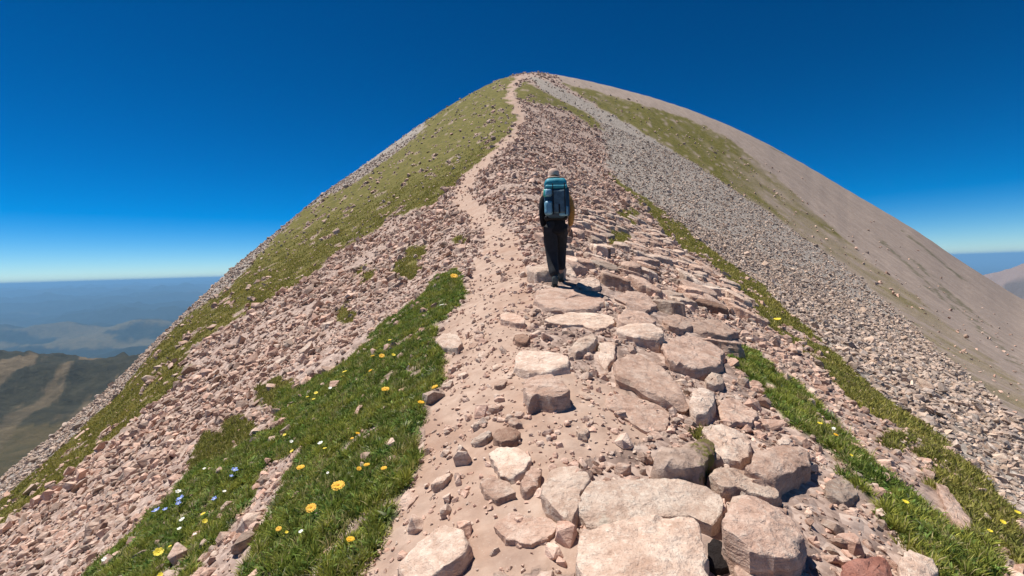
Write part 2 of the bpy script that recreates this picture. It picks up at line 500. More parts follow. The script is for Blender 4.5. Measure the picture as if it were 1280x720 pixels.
def mat_attr(name, attr='tint', rough=.9, noise_amt=.25, nscale=20, transl=0.0):
    t = NT_(name)
    a = t.attr(attr)
    n = t.noise(nscale, 4, .7)
    g = t.ramp(n, [(.3, (1 - noise_amt,) * 3), (.7, (1 + noise_amt,) * 3)])
    c = t.mix(1.0, a.outputs['Color'], g, 'MULTIPLY')
    t.base(c)
    t.b.inputs['Roughness'].default_value = rough
    if transl:
        tr = t.n('ShaderNodeBsdfTranslucent'); t.l(c, tr.inputs['Color'])
        ms = t.n('ShaderNodeMixShader'); ms.inputs[0].default_value = transl
        t.l(t.b.outputs[0], ms.inputs[1]); t.l(tr.outputs[0], ms.inputs[2]); t.l(ms.outputs[0], t.out.inputs['Surface'])
    return t.m

def mat_plain(name, col, rough=.8, var=.15, nscale=30, bump=0.0, spec=.3):
    t = NT_(name)
    tc = t.n('ShaderNodeTexCoord').outputs['Object']
    n = t.noise(nscale, 4, .6, tc)
    g = t.ramp(n, [(.3, tuple(max(0, x * (1 - var)) for x in col)), (.7, tuple(x * (1 + var) for x in col))])
    t.base(g); t.b.inputs['Roughness'].default_value = rough
    t.b.inputs['Specular IOR Level'].default_value = spec
    if bump:
        t.nrm(t.bump(t.noise(nscale * 4, 3, .6, tc), .5, bump))
    return t.m

M_GROUND = mat_ground()
M_ROCK = mat_rock('rock_pink')
M_SCREE = mat_rock('scree_stone', attr='tint', obj_tint=False, bumpd=.008)
M_GRASS = mat_attr('grass_blade', transl=.28, noise_amt=.15, rough=.7)

# ------------------------------------------------------------------ mountain and trail
def grid_faces(nt, nr):
    i, j = np.meshgrid(np.arange(nt - 1), np.arange(nr - 1), indexing='ij')
    a = (i * nr + j).ravel()
    return np.stack([a, a + 1, a + nr + 1, a + nr], 1)
FG = grid_faces(NT, NR)
VG = np.stack([GX.ravel(), GY.ravel(), GZ.ravel()], 1)
ZA = np.stack([blur(Zdirt, 1), blur(Zlush, 1), blur(Zolive, 1)], -1).reshape(-1, 3)
ZB = np.stack([blur(Zgrey, 2), blur(Zbrown, 2), Zstreak], -1).reshape(-1, 3)
isp = (Zdirt.ravel()[FG].mean(1) > .5)
def sub_mesh(name, mask):
    f = FG[mask]; used, inv = np.unique(f, return_inverse=True)
    return np_mesh(name, VG[used], inv.reshape(f.shape), M_GROUND, 4, {'za': ZA[used], 'zb': ZB[used]}, smooth=True)
# (faces run so that their normals point up)
tag(sub_mesh('mountain_ground', ~isp), kind='structure')
tag(sub_mesh('path', isp), kind='structure')
# the rest of the mountain, behind and beside the walker
ths = np.concatenate([np.linspace(62, 298, 150)]) * D2R
lrs = np.linspace(math.log(.35), math.log(900), 220)
T2, L2 = np.meshgrid(ths, lrs, indexing='ij')
X2, Y2 = np.exp(L2) * np.sin(T2), np.exp(L2) * np.cos(T2)
Z2 = height(X2, Y2)
tag(np_mesh('mountain_back_slope', np.stack([X2.ravel(), Y2.ravel(), Z2.ravel()], 1), grid_faces(150, 220), M_GROUND, 4,
            {'za': np.zeros((X2.size, 3)), 'zb': np.zeros((X2.size, 3))}, smooth=True), kind='structure')
dv = [(0, 0, -EYE)] + [(.352 * math.sin(a), .352 * math.cos(a), float(height(.352 * math.sin(a), .352 * math.cos(a)))) for a in np.linspace(0, 2 * math.pi, 49)[:-1]]
df = np.array([(0, 1 + (k + 1) % 48, 1 + k) for k in range(48)])
tag(np_mesh('ground_underfoot', np.array(dv), df, M_GROUND, 3, {'za': np.tile([1., 0, 0], (49, 1)), 'zb': np.zeros((49, 3))}), kind='structure')
# far side of the mountain below 520 m is closed by the same sheet continued
l3 = np.linspace(math.log(519), math.log(1500), 24)
T3, L3 = np.meshgrid(np.linspace(-62, 62, 160) * D2R, l3, indexing='ij')
X3, Y3 = np.exp(L3) * np.sin(T3), np.exp(L3) * np.cos(T3)
tag(np_mesh('mountain_far_slope', np.stack([X3.ravel(), Y3.ravel(), height(X3, Y3).ravel()], 1), grid_faces(160, 24), M_GROUND, 4,
            {'za': np.zeros((X3.size, 3)), 'zb': np.zeros((X3.size, 3))}, smooth=True), kind='structure')

# ------------------------------------------------------------------ valley, far hills, lake
def ridged(x, y, seed, octv=4):
    s = 0; a = 1.0
    for k in range(octv):
        s = s + a * (1 - 2 * np.abs(n2(x * 2 ** k, y * 2 ** k, seed + 9 * k))); a *= .5
    return s / 1.9
def valley_h(x, y):
    r = np.hypot(x, y)
    z = -290 - 640 * sstep(r, 1500, 6000)
    z = z + 20 * fbm(x / 500, y / 500, 201, 4)
    X_, Y_ = x * 1.9, y * 1.9
    m = sstep(-X_, 1500, 3300)
    rel = (Y_ * .93 - X_ * .10)
    z = z + (185 * m + 35) / 1.9 * np.exp(-((rel - 2480) / 480) ** 2) * (x < 0) * (1 + .25 * ridged(X_ / 500, Y_ / 700, 210)) 
    z = z + 110 / 1.9 * ridged(X_ / 520 + .3 * Y_ / 650, Y_ / 900, 215, 6) * np.exp(-((rel - 2500) / 700) ** 2) * (x < 0)
    z = z + 740 * np.exp(-((x - 5100) / 1500) ** 2 - ((y - 4300) / 1300) ** 2) * (1 + .12 * ridged(x / 900, y / 900, 220))
    z = z + sstep(r, 3500, 9000) * (400 * ridged(x / 4600, y / 3800, 230, 6) * sstep(x, 16000, -4000) + 130 * ridged(x / 1500, y / 1400, 240, 5) - 150)
    z = z + sstep(r, 16000, 32000) * 520 * ridged(x / 12000, y / 9000, 250, 5) * sstep(x, 9000, -2000)
    return z
vth = np.concatenate([np.linspace(-180, -66, 40)[:-1], np.linspace(-66, -18, 420)[:-1], np.linspace(-18, 34, 60)[:-1], np.linspace(34, 66, 260)[:-1], np.linspace(66, 180, 40)]) * D2R
vlr = np.linspace(math.log(250), math.log(90000), 430)
VT, VL = np.meshgrid(vth, vlr, indexing='ij')
VX, VY = np.exp(VL) * np.sin(VT), np.exp(VL) * np.cos(VT)
VZ = valley_h(VX, VY)
def mat_valley():
    t = NT_('valley_ground')
    sp = t.n('ShaderNodeSeparateXYZ'); t.l(t.pos, sp.inputs[0])
    a = t.attr('cover'); s = t.n('ShaderNodeSeparateColor'); t.l(a.outputs['Color'], s.inputs[0])
    n = t.noise(.004, 8, .65); n2_ = t.noise(.02, 6, .7)
    forest = t.ramp(n2_, [(.35, (.010, .017, .008)), (.7, (.036, .042, .020))])
    meadow = t.ramp(n2_, [(.3, (.07, .065, .022)), (.7, (.16, .12, .05))])
    tan = t.ramp(n2_, [(.3, (.13, .095, .045)), (.6, (.23, .17, .095)), (.75, (.33, .26, .16))])
    c = t.mix(s.outputs[0], forest, meadow)
    c = t.mix(s.outputs[1], c, tan)
    c = t.mix(s.outputs[2], c, (.30, .21, .16))
    t.base(c); t.nrm(t.bump(t.noise(.03, 9, .75), 1.0, 22))
    return t.m
vr = np.hypot(VX, VY)
cov_n = fbm(VX / 1800, VY / 900, 301, 5)
mead = sstep(cov_n, .22, .42) * sstep(vr, 5000, 6500) * (1 - sstep(vr, 9500, 12500))
mead = np.maximum(mead, sstep(fbm(VX / 5000, VY / 3000, 305, 4), .55, .7) * .4 * sstep(vr, 9000, 12000))
mead = np.maximum(mead, 1 - sstep(vr, 1400, 1700) + 0 * vr)
rel_ = (VY * .93 - VX * .10) * 1.9
tanm = np.exp(-((rel_ - 2500) / 900) ** 2) * (VX < 0) * (1 - .95 * sstep(fbm(VX / 110 + VY / 200, VY / 300, 320, 6), -.35, -.05))
redm = (VX > 1500) * sstep(VZ, -760, -500) * (1 - .5 * sstep(fbm(VX / 700, VY / 700, 330, 4), .1, .3))
dk = (np.exp(-((rel_ - 2500) / 700) ** 2) > .35) & (VX < 0)
mead = np.where(dk, mead * .1, mead)
tanm = np.where(dk, np.maximum(tanm, .16), tanm)
tag(np_mesh('valley', np.stack([VX.ravel(), VY.ravel(), VZ.ravel()], 1), grid_faces(len(vth), len(vlr)), mat_valley(), 4,
            {'cover': np.stack([mead, tanm, redm], -1).reshape(-1, 3)}, smooth=True), kind='structure')

# haze: one closed box round everything
bm = bmesh.new(); bmesh.ops.create_cube(bm, size=1)
zlo, zhi = float(VZ.min()) - 12, 60.0
bmesh.ops.scale(bm, vec=(190000, 190000, zhi - zlo), verts=bm.verts)
bmesh.ops.translate(bm, vec=(0, 0, (zhi + zlo) / 2), verts=bm.verts)
hm = bpy.data.materials.new('haze'); hm.use_nodes = True
hn = hm.node_tree.nodes; hn.clear()
ho = hn.new('ShaderNodeOutputMaterial'); pv = hn.new('ShaderNodeVolumePrincipled')
pv.inputs['Color'].default_value = (.30, .63, 1.0, 1)
pv.inputs['Density'].default_value = 5.8e-5
pv.inputs['Anisotropy'].default_value = 0.0
hm.node_tree.links.new(pv.outputs[0], ho.inputs['Volume'])
tag(bm_obj('haze', bm, hm, smooth=False), kind='stuff')

# ------------------------------------------------------------------ rocks: shapes
def resample(poly, n, closed=True):
    p = np.asarray(poly, float)
    q = np.vstack([p, p[:1]])
    L = np.concatenate([[0], np.cumsum(np.linalg.norm(np.diff(q, axis=0), axis=1))])
    t = np.linspace(0, L[-1], n + 1)[:-1]
    return np.stack([np.interp(t, L, q[:, k]) for k in range(q.shape[1])], 1)

def rock_mesh(name, top, h, seed, mat, rough=1.0, dome=.25, flare=.05, sink=.10, slant=(0, 0)):
    """top: outline of the upper face in world metres (n,3), lying h above the ground. Lofted into a closed solid, then
    broken up with several sizes of noise. Origin at the middle of the base."""
    r_ = np.random.default_rng(seed)
    n = 56
    P = resample(top, n)
    c = P.mean(0)
    P = P - c
    size = float(np.sqrt((P[:, :2] ** 2).sum(1)).mean())
    cxy = P[:, :2]
    area = .5 * np.sum(cxy[:, 0] * np.roll(cxy[:, 1], -1) - cxy[:, 1] * np.roll(cxy[:, 0], -1))
    if area < 0:
        P = P[::-1]
    # ragged edge
    ang = np.arange(n) / n * 2 * math.pi
    rag = sum(a * np.sin(k * ang + r_.uniform(0, 6.28)) for k, a in ((5, .02), (9, .018), (14, .015), (23, .010)))
    P = P * (1 + rag[:, None] * rough * np.array([1, 1, .3]))
    # plane through the outline
    A = np.c_[P[:, :2], np.ones(n)]
    coef = np.linalg.lstsq(A, P[:, 2], rcond=None)[0]
    rings = []
    def ring(k, dz, lift=None):
        Q = P.copy(); Q[:, :2] *= k
        zp = Q[:, :2] @ coef[:2] + coef[2]
        Q[:, 2] = zp + dz
        return Q
    b = min(.14 * h, .03 * size + .004)
    for k in (.18, .36, .54, .70, .82, .91, .965):
        rings.append(ring(k, dome * h * (1 - k * k) * .6))
    rings.append(ring(1.0, -b * .35))
    rings.append(ring(1.0 + .25 * flare, -b * 1.2))
    tot = h + sink
    jut = r_.uniform(-.5, .9, 4)
    for i, f in enumerate((.22, .42, .65, .85, 1.0)):
        k = 1 + flare * (f * .9) + .05 * jut[min(i, 3)] * (i < 4)
        Q = ring(k, -tot * f)
        Q[:, 0] += slant[0] * f * h; Q[:, 1] += slant[1] * f * h
        rings.append(Q)
    V = np.vstack([np.array([[0, 0, coef[2] + dome * h * .6]])] + rings + [np.array([[0, 0, coef[2] - tot]])])
    nr = len(rings)
    faces = []
    for j in range(n): faces.append((0, 1 + j, 1 + (j + 1) % n))
    for i in range(nr - 1):
        for j in range(n):
            a = 1 + i * n + j; b_ = 1 + i * n + (j + 1) % n
            faces.append((a, a + n, b_ + n, b_))
    last = 1 + (nr - 1) * n
    for j in range(n): faces.append((len(V) - 1, last + (j + 1) % n, last + j))
    # broken faces: plane cuts through edges and corners
    top_c = np.array([0, 0, coef[2]])
    for k in range(int(r_.integers(9, 14))):
        az = r_.uniform(0, 2 * math.pi); el_ = r_.choice([r_.uniform(-.1, .45), r_.uniform(.5, 1.15)], p=[.62, .38])
        nn = np.array([math.cos(az) * math.cos(el_), math.sin(az) * math.cos(el_), math.sin(el_)])
        pr = (V - top_c) @ nn
        dmax = pr.max() * (r_.uniform(.88, .985) if el_ < .5 else r_.uniform(.84, .96))
        over = np.maximum(pr - dmax, 0)
        V = V - over[:, None] * nn[None] * (.9 if rough >= 1 else .6)
    # chunky displacement: cellular facets + fine noise
    off = Vector(r_.uniform(-50, 50, 3))
    s1, s2 = 1.6 / size, 5.0 / size
    out = []
    for v in V:
        p = Vector(v)
        q = p * s1 + off
        d = mnoise.noise_vector(q) * (.055 * size) + mnoise.noise_vector(p * s2 + off) * (.030 * size)
        cell = mnoise.cell(p * (2.2 / size) + off + mnoise.noise_vector(q * 1.5) * .4) - .5
        d = d + Vector((0, 0, cell * .035 * size))
        d.z *= .55
        d = d + mnoise.noise_vector(p * 26 + off) * .006
        out.append(p + d * rough)
    bot = Vector((0, 0, coef[2] - h))
    me = bpy.data.meshes.new(name)
    me.from_pydata([tuple(p - bot) for p in out], [], faces)
    me.polygons.foreach_set('use_smooth', [True] * len(me.polygons))
    me.set_sharp_from_angle(angle=.40)
    me.materials.append(mat)
    o = bpy.data.objects.new(name, me)
    o.location = Vector(c) + bot
    COL.objects.link(o)
    return o

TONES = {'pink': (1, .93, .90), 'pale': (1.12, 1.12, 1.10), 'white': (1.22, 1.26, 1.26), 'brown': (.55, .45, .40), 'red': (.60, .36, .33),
         'grey': (.82, .84, .84), 'black': (.035, .035, .04)}  # black: shade of the boulder gap, put into the stone colour
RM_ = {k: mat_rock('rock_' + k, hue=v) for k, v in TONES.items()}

def mat_mossy():
    t = NT_('rock_mossy')
    tc = t.n('ShaderNodeTexCoord').outputs['Object']
    n1 = t.noise(7, 6, .7, tc); n3 = t.noise(30, 5, .75, tc)
    sx = t.n('ShaderNodeSeparateXYZ'); t.l(tc, sx.inputs[0])
    c = t.ramp(n1, [(.3, (.20, .13, .095)), (.5, (.40, .29, .23)), (.7, (.52, .41, .34))])
    m = t.math('ADD', t.math('MULTIPLY', sx.outputs[0], 5.0), t.math('MULTIPLY', t.math('SUBTRACT', n1, .5), 3.0))
    c = t.mix(t.ramp(m, [(.15, (0, 0, 0)), (.5, (1, 1, 1))]), c, t.mix(t.ramp(n3, [(.42, (0, 0, 0)), (.55, (1, 1, 1))]), (.16, .10, .075), (.14, .13, .03)))
    t.base(c); b = t.bump(n1, .8, .03); t.nrm(t.bump(n3, .8, .012, b))
    return t.m
RM_['mossy'] = mat_mossy()

# (short name used as a landmark, label, tone, h, outline in the photograph; turned into metres on the slope)
HERO = [
 ('the flat slab underfoot', 'long flat pink slab just below the hiker boots', 'pink', .09, [(668,363),(690,357),(715,360),(745,363),(756,376),(742,384),(705,385),(680,383),(669,374)]),
 ('the thin cream slab', 'thin cream slab lying just below the long slab at the boots of the hiker', 'pale', .06, [(690,393),(735,388),(768,394),(766,404),(745,412),(728,404),(700,406),(680,400)]),
 ('the overhanging ledge rock', 'broad flat rock with black shade beneath, right of the cream slab', 'pink', .12, [(771,393),(790,384),(812,394),(821,401),(805,406),(790,407),(773,404)]),
 ('the wedge rock', 'pale wedge shaped rock whose dark brown side faces right', 'pale', .12, [(709,436),(722,424),(742,415),(748,420),(736,434),(718,441)]),
 ('the white rounded slab', 'whitish rounded slab standing on dirt directly above the dark fronted block', 'white', .10, [(643,447),(650,437),(685,437),(712,445),(713,456),(690,462),(660,463),(644,457)]),
 ('the dark fronted block', 'square pink block with a dark brown front, alone on the dirt beside the trail', 'pink', .17, [(654,482),(660,470),(690,467),(704,477),(714,490),(690,494),(672,492),(660,497)]),
 ('the long leaning slab', 'long pink slab running diagonally, with a shaded hollow under its upper end', 'pink', .13, [(768,448),(785,438),(800,440),(825,455),(848,482),(858,501),(838,503),(815,490),(795,478),(770,468)]),
 ('the broad right boulder', 'broad smooth pink boulder at the right of the trail, largest above the long leaning slab', 'pink', .17, [(825,432),(840,419),(880,420),(907,440),(900,453),(885,460),(855,460),(835,450)]),
 ('the small upright stone', 'small rounded pale stone tucked under the right end of the broad pink boulder', 'grey', .09, [(881,472),(890,464),(902,467),(905,478),(893,482),(884,480)]),
 ('the pale tooth rock', 'pale pointed rock with a dark lower right side below the small rounded stone', 'white', .13, [(861,503),(866,488),(880,483),(893,488),(894,502),(884,516),(870,518)]),
 ('the half buried slab', 'wide flat slab half buried in the reddish dirt in the middle of the trail', 'pink', .03, [(753,493),(775,488),(815,500),(838,516),(832,536),(808,539),(780,522),(758,508)]),
 ('the dirt edge slab', 'flat pink slab with a thin black shadow along its lower right, beside brown dirt', 'pink', .06, [(897,499),(915,496),(930,502),(950,518),(938,528),(912,525),(899,514)]),
 ('the mossy rock', 'brown rock with green and yellow moss on its right side', 'mossy', .17, [(812,572),(825,561),(848,558),(880,546),(894,552),(892,566),(876,582),(850,586),(828,582)]),
 ('the pale upper right rock', 'pale rock just right of the mossy brown rock', 'pale', .09, [(876,533),(903,527),(935,545),(941,562),(925,576),(905,576),(893,562)]),
 ('the peaked pink rock', 'large pink rock with a notched dark lower edge at the foot of the grass strip', 'pink', .16, [(930,583),(945,562),(975,554),(1011,560),(1013,580),(985,590),(968,600),(945,595)]),
 ('the white slab', 'very pale smooth slab, the whitest one, spread across the trail near the bottom', 'white', .08, [(722,640),(728,612),(745,600),(800,596),(850,597),(893,614),(908,634),(893,660),(860,644),(800,645),(760,652),(732,656)]),
 ('the oval pale rock', 'pale oval rock touching the left end of the whitest slab', 'pale', .10, [(676,612),(685,591),(700,579),(733,582),(741,596),(727,612),(721,645),(708,652),(686,634)]),
 ('the hexagonal stone', 'pale hexagonal stone on the dirt left of the oval rock', 'pale', .07, [(611,566),(625,556),(648,556),(665,568),(660,583),(643,598),(626,593)]),
 ('the foreground boulder', 'biggest mottled pink and cream boulder, cut off by the bottom edge of the picture', 'pale', .22, [(726,662),(760,648),(800,642),(850,642),(874,655),(880,685),(888,760),(800,775),(724,760),(723,690)]),
 ('the right foreground boulder', 'large rounded pink boulder right of the black gap', 'pink', .24, [(902,655),(912,632),(930,615),(960,624),(985,640),(1005,660),(1004,684),(985,696),(955,692),(928,682),(908,668)]),
 ('the pale ledge', 'pale sloping ledge between the whitest slab and the rounded boulder', 'pale', .10, [(881,592),(900,581),(935,588),(962,600),(978,622),(962,622),(925,610),(898,608)]),
 ('the lone left slab', 'lone mottled slab on bare dirt at the bottom left of the trail', 'pale', .13, [(498,706),(520,680),(545,656),(572,657),(590,672),(582,688),(560,706),(530,724),(502,722)]),
 ('the dark red rock', 'dark red rock at the bottom edge, the reddest of all', 'red', .12, [(1048,716),(1058,698),(1088,692),(1112,699),(1120,740),(1050,745)]),
 ('the tan chip', 'small tan stone just above the pale hexagonal stone', 'brown', .06, [(615,547),(622,536),(640,533),(651,540),(645,549),(627,552)]),
 ('the narrow pink stone', 'narrow pink stone standing between the hexagonal stone and the oval rock', 'pink', .06, [(650,604),(666,579),(677,588),(672,606),(656,614)]),
 ('the flat pink chip', 'flat pink stone below left of the hexagonal stone', 'pink', .05, [(600,601),(615,594),(636,602),(645,616),(622,624),(606,616)]),
 ('the sandy slab', 'flat sandy slab flush with the dirt, cracked along its right edge', 'pink', .04, [(616,655),(640,639),(680,642),(699,655),(690,668),(665,678),(632,674)]),
 ('the painted gap shade', 'added stone painted black as shade in the gap between the two largest foreground boulders', 'black', .03, [(884,680),(892,672),(908,678),(916,692),(912,706),(898,712),(886,704)]),  # added stone, its black colour stands in for the deep shade here
 ('the underside dark stone', 'pink stone with a dark left underside on the dirt left of the thin cream slab', 'pink', .07, [(624,393),(636,389),(655,397),(656,403),(640,402),(627,399)]),
 ('the little dark stone', 'little brownish stone on the dirt above the whitish rounded slab', 'brown', .06, [(641,420),(652,416),(662,421),(660,427),(648,427)]),
 ('the shadow rock', 'pale rock lying in the shadow that the hiker casts', 'pale', .09, [(721,353),(735,345),(750,347),(749,357),(730,361)]),
 ('the hollow rock', 'smooth pink rock above a black hollow, uphill of the overhanging ledge rock', 'pink', .11, [(768,372),(785,362),(808,366),(822,380),(806,388),(785,382)]),
 ('the grass corner rock', 'big tilted pink rock nearest the upper end of the narrow green strip', 'pink', .12, [(858,404),(880,398),(900,400),(922,414),(906,420),(880,414)]),
 ('the tall narrow slab', 'narrow pale slab between the wedge rock and the long leaning slab', 'pale', .06, [(750,427),(770,427),(768,448),(756,460),(748,445)]),
 ('the cleft rock', 'rust tinted pink rock with a dark cleft, right of the ledge rock', 'pink', .10, [(828,398),(848,389),(868,396),(866,408),(846,411),(832,406)]),
 ('the trailside rock', 'squat pale rock at the edge of the flowers, left side of the trail', 'pale', .10, [(545,425),(553,415),(570,416),(578,425),(572,434),(552,434)]),
 ('the lower pink slab', 'broad cracked pink slab below the rounded boulder at the bottom', 'pink', .08, [(920,705),(950,702),(985,712),(1015,716),(1020,745),(930,750)]),
 ('the long rib', 'long low pink rock right of the narrow green strip near the bottom right', 'pink', .06, [(1168,600),(1180,604),(1215,650),(1218,672),(1205,668),(1180,630)]),
 ('the bright chip', 'small bright white chip uphill of the notched pink rock', 'white', .05, [(972,551),(980,544),(990,550),(986,555),(976,555)]),
 ('the bottom pale stone', 'pale pitted stone at the bottom edge right of the dark red rock', 'pale', .09, [(1122,700),(1140,684),(1160,690),(1172,712),(1160,735),(1128,735)]),
 ('the dusty flat rock', 'dusty brownish flat rock between the notched pink rock and the green strip', 'grey', .05, [(1030,602),(1045,596),(1066,602),(1072,618),(1055,628),(1034,620)]),
]
keep_out = []          # (x, y, radius) of everything placed so far
ANCH = []
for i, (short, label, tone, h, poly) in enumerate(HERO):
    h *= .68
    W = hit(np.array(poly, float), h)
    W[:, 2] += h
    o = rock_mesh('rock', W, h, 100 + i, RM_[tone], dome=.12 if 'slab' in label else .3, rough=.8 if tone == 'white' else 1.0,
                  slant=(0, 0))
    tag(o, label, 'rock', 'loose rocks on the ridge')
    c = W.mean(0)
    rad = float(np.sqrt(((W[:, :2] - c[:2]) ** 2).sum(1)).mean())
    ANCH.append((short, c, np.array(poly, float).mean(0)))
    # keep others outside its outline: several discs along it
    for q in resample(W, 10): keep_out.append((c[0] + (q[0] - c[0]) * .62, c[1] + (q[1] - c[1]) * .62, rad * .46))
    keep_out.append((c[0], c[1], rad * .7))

# ------------------------------------------------------------------ hiker's spot
HX, HY = hit([(697, 357)])[0][:2]
HX, HY = float(HX), float(HY)
HZ = float(ground(HX, HY))
keep_out.append((HX, HY, .22)); keep_out.append((HX + .1, HY + .42, .22)); 

# ------------------------------------------------------------------ medium rocks, one object each
TALUS = [(668, 318), (700, 285), (740, 262), (800, 270), (840, 305), (905, 352), (955, 395), (1010, 450), (1062, 510), (1110, 545), (1165, 600), (1230, 680), (1245, 735),
         (1100, 735), (728, 735), (730, 640), (728, 600), (790, 560), (835, 545), (800, 500), (750, 470), (690, 440), (668, 400)]
LEFT_T = [(585, 340), (592, 300), (560, 262), (520, 285), (470, 320), (400, 380), (345, 440), (300, 480), (300, 540), (380, 470), (440, 430), (500, 380), (548, 340)]
DIRT_SP = [(560, 400), (660, 400), (660, 420), (740, 560), (720, 700), (480, 700), (540, 560)]
def mask_px(poly): return inside(poly, 4)
MT, ML, MD = mask_px(TALUS), mask_px(LEFT_T), mask_px(DIRT_SP)
auto = []
STRIPX = lambda py: np.interp(py, [430, 470, 510, 560, 620, 690], [905, 940, 985, 1040, 1110, 1170])
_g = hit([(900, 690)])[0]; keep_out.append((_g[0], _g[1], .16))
ko = np.array(keep_out)
def dart(mask, n_try, s0, s1, lim, dens_noise=None, pack=.62):
    global ko
    idx = np.argwhere(mask > .5)
    # sample uniformly by area: weight by cell area ~ r^2
    wgt = np.exp(2 * LRS[idx[:, 1]]); wgt = wgt / wgt.sum()
    pick = rng.choice(len(idx), n_try, p=wgt)
    sizes = np.sort(rng.power(.8, n_try))[::-1] * (s1 - s0) + s0
    cnt = 0
    for k, s in zip(pick, sizes):
        x = float(GX[idx[k][0], idx[k][1]]) + rng.normal(0, .01); y = float(GY[idx[k][0], idx[k][1]]) + rng.normal(0, .01)
        if lookup(Zlush, x, y) > .5: continue
        if s > .10:
            q_ = project([[x, y, float(height(x, y))]])[0]
            if q_[1] > 400 and q_[0] > STRIPX(q_[1]): continue
        if lookup(Zolive, x, y) > .5 and s > s0 * 1.2: continue
        d = np.hypot(ko[:, 0] - x, ko[:, 1] - y)
        if (d < (ko[:, 2] + s) * pack).any(): continue
        ko = np.vstack([ko, [x, y, s]])
        auto.append((x, y, s)); cnt += 1
        if cnt >= lim: break
dart(MT, 5200, .065, .27, 216, pack=.54)
dart(ML, 500, .09, .20, 28)
dart(MD, 140, .03, .06, 14, pack=1.0)

def blob(n, elong, r_):
    """irregular convex-ish outline, radius about 1"""
    a = np.sort(r_.uniform(0, 2 * math.pi, n) * .55 + np.linspace(0, 2 * math.pi, n + 1)[:-1] * .45 + 0)
    a = np.linspace(0, 2 * math.pi, n + 1)[:-1] + r_.uniform(-.32, .32, n) * (2 * math.pi / n) * 1.3
    rad = r_.uniform(.78, 1.18, n)
    return np.stack([np.cos(a) * rad * elong, np.sin(a) * rad / math.sqrt(elong)], 1)

AT = [('pink', .5), ('pale', .24), ('grey', .12), ('brown', .05), ('white', .09)]
info = []
for i, (x, y, s) in enumerate(auto):
    r_ = np.random.default_rng(5000 + i)
    el = r_.uniform(1.0, 1.6)
    n = int(r_.integers(5, 9))
    o2 = blob(n, el, r_) * s
    ang = r_.uniform(0, math.pi)
    ca, sa = math.cos(ang), math.sin(ang)
    xy = np.stack([o2[:, 0] * ca - o2[:, 1] * sa + x, o2[:, 0] * sa + o2[:, 1] * ca + y], 1)
    h = s * r_.uniform(.28, .75)
    nrm = normals(np.array([x]), np.array([y]), .25)[0]
    tilt = r_.normal(0, .13, 2)
    z0 = float(ground(x, y))
    gx, gy = -nrm[0] / nrm[2] * .85 + tilt[0], -nrm[1] / nrm[2] * .85 + tilt[1]
    W = np.c_[xy, z0 + h + (xy[:, 0] - x) * gx + (xy[:, 1] - y) * gy]
    tone = r_.choice([a for a, _ in AT], p=[b for _, b in AT])
    o = rock_mesh('rock', W, h, 6000 + i, RM_[tone], dome=r_.uniform(.1, .5), rough=1.15, flare=r_.uniform(.02, .3), sink=.6 * h + .03)
    shape = 'long' if el > 1.42 else ('flat' if h / s < .40 else ('blocky' if h / s > .62 else 'angular'))
    size = 'large' if s > .17 else ('medium' if s > .11 else 'small')
    info.append((o, np.array([x, y, z0]), {'pink': 'pink', 'pale': 'cream', 'grey': 'greyish', 'brown': 'brown', 'white': 'whitish'}[tone], shape, size))
# labels: look first, then the nearest landmark and on which side of it
LAND = ANCH + [('the boots of the hiker', np.array([HX, HY, HZ]), np.array([697, 357.])),
               ('the narrow green strip', *(lambda w: (w, np.array([990, 480.])))(hit([(990, 480)])[0])),
               ('the bend of the path', *(lambda w: (w, np.array([590, 262.])))(hit([(590, 262)])[0])),
               ('the top of the flower meadow', *(lambda w: (w, np.array([566, 338.])))(hit([(566, 338)])[0])),
               ('the middle of the left talus', *(lambda w: (w, np.array([440, 370.])))(hit([(440, 370)])[0])),
               ('the lower left olive tuft', *(lambda w: (w, np.array([345, 492.])))(hit([(345, 492)])[0])),
               ('the small green tuft uphill', *(lambda w: (w, np.array([771, 300.])))(hit([(771, 300)])[0])),
               ('the olive grass edge', *(lambda w: (w, np.array([880, 330.])))(hit([(880, 330)])[0]))]
seen = {}
EXTRA = ['', 'closest to', 'second from', 'third out from', 'fourth out from', 'fifth out from', 'sixth out from', 'seventh out from', 'eighth out from', 'ninth out from', 'tenth out from', 'eleventh out from', 'twelfth out from']
keys = {}
for o, p, tone, shape, size in info:
    pp = project(p)[0]
    dist = [np.hypot(*(pp - a[2])) for a in LAND]
    k = int(np.argmin(dist))
    d = pp - LAND[k][2]
    if abs(d[0]) > abs(d[1]): side = 'right of' if d[0] > 0 else 'left of'
    else: side = 'downhill of' if d[1] > 0 else 'uphill of'
    keys.setdefault((k, tone, shape, size, side), []).append((dist[k], o))
for (k, tone, shape, size, side), L in keys.items():
    L.sort(key=lambda t: t[0])
    short = LAND[k][0]
    for j, (d, o) in enumerate(L):
        base_ = '%s %s %s rock %s %s' % (size, shape, tone, side, short)
        lab = base_ if len(L) == 1 else ('nearest' if j == 0 else ['', 'second', 'third', 'fourth', 'fifth', 'sixth', 'seventh', 'eighth', 'ninth', 'tenth', 'eleventh', 'twelfth'][min(j, 11)] + ' nearest') + ' ' + base_
        tag(o, lab, 'rock', 'loose rocks on the ridge')

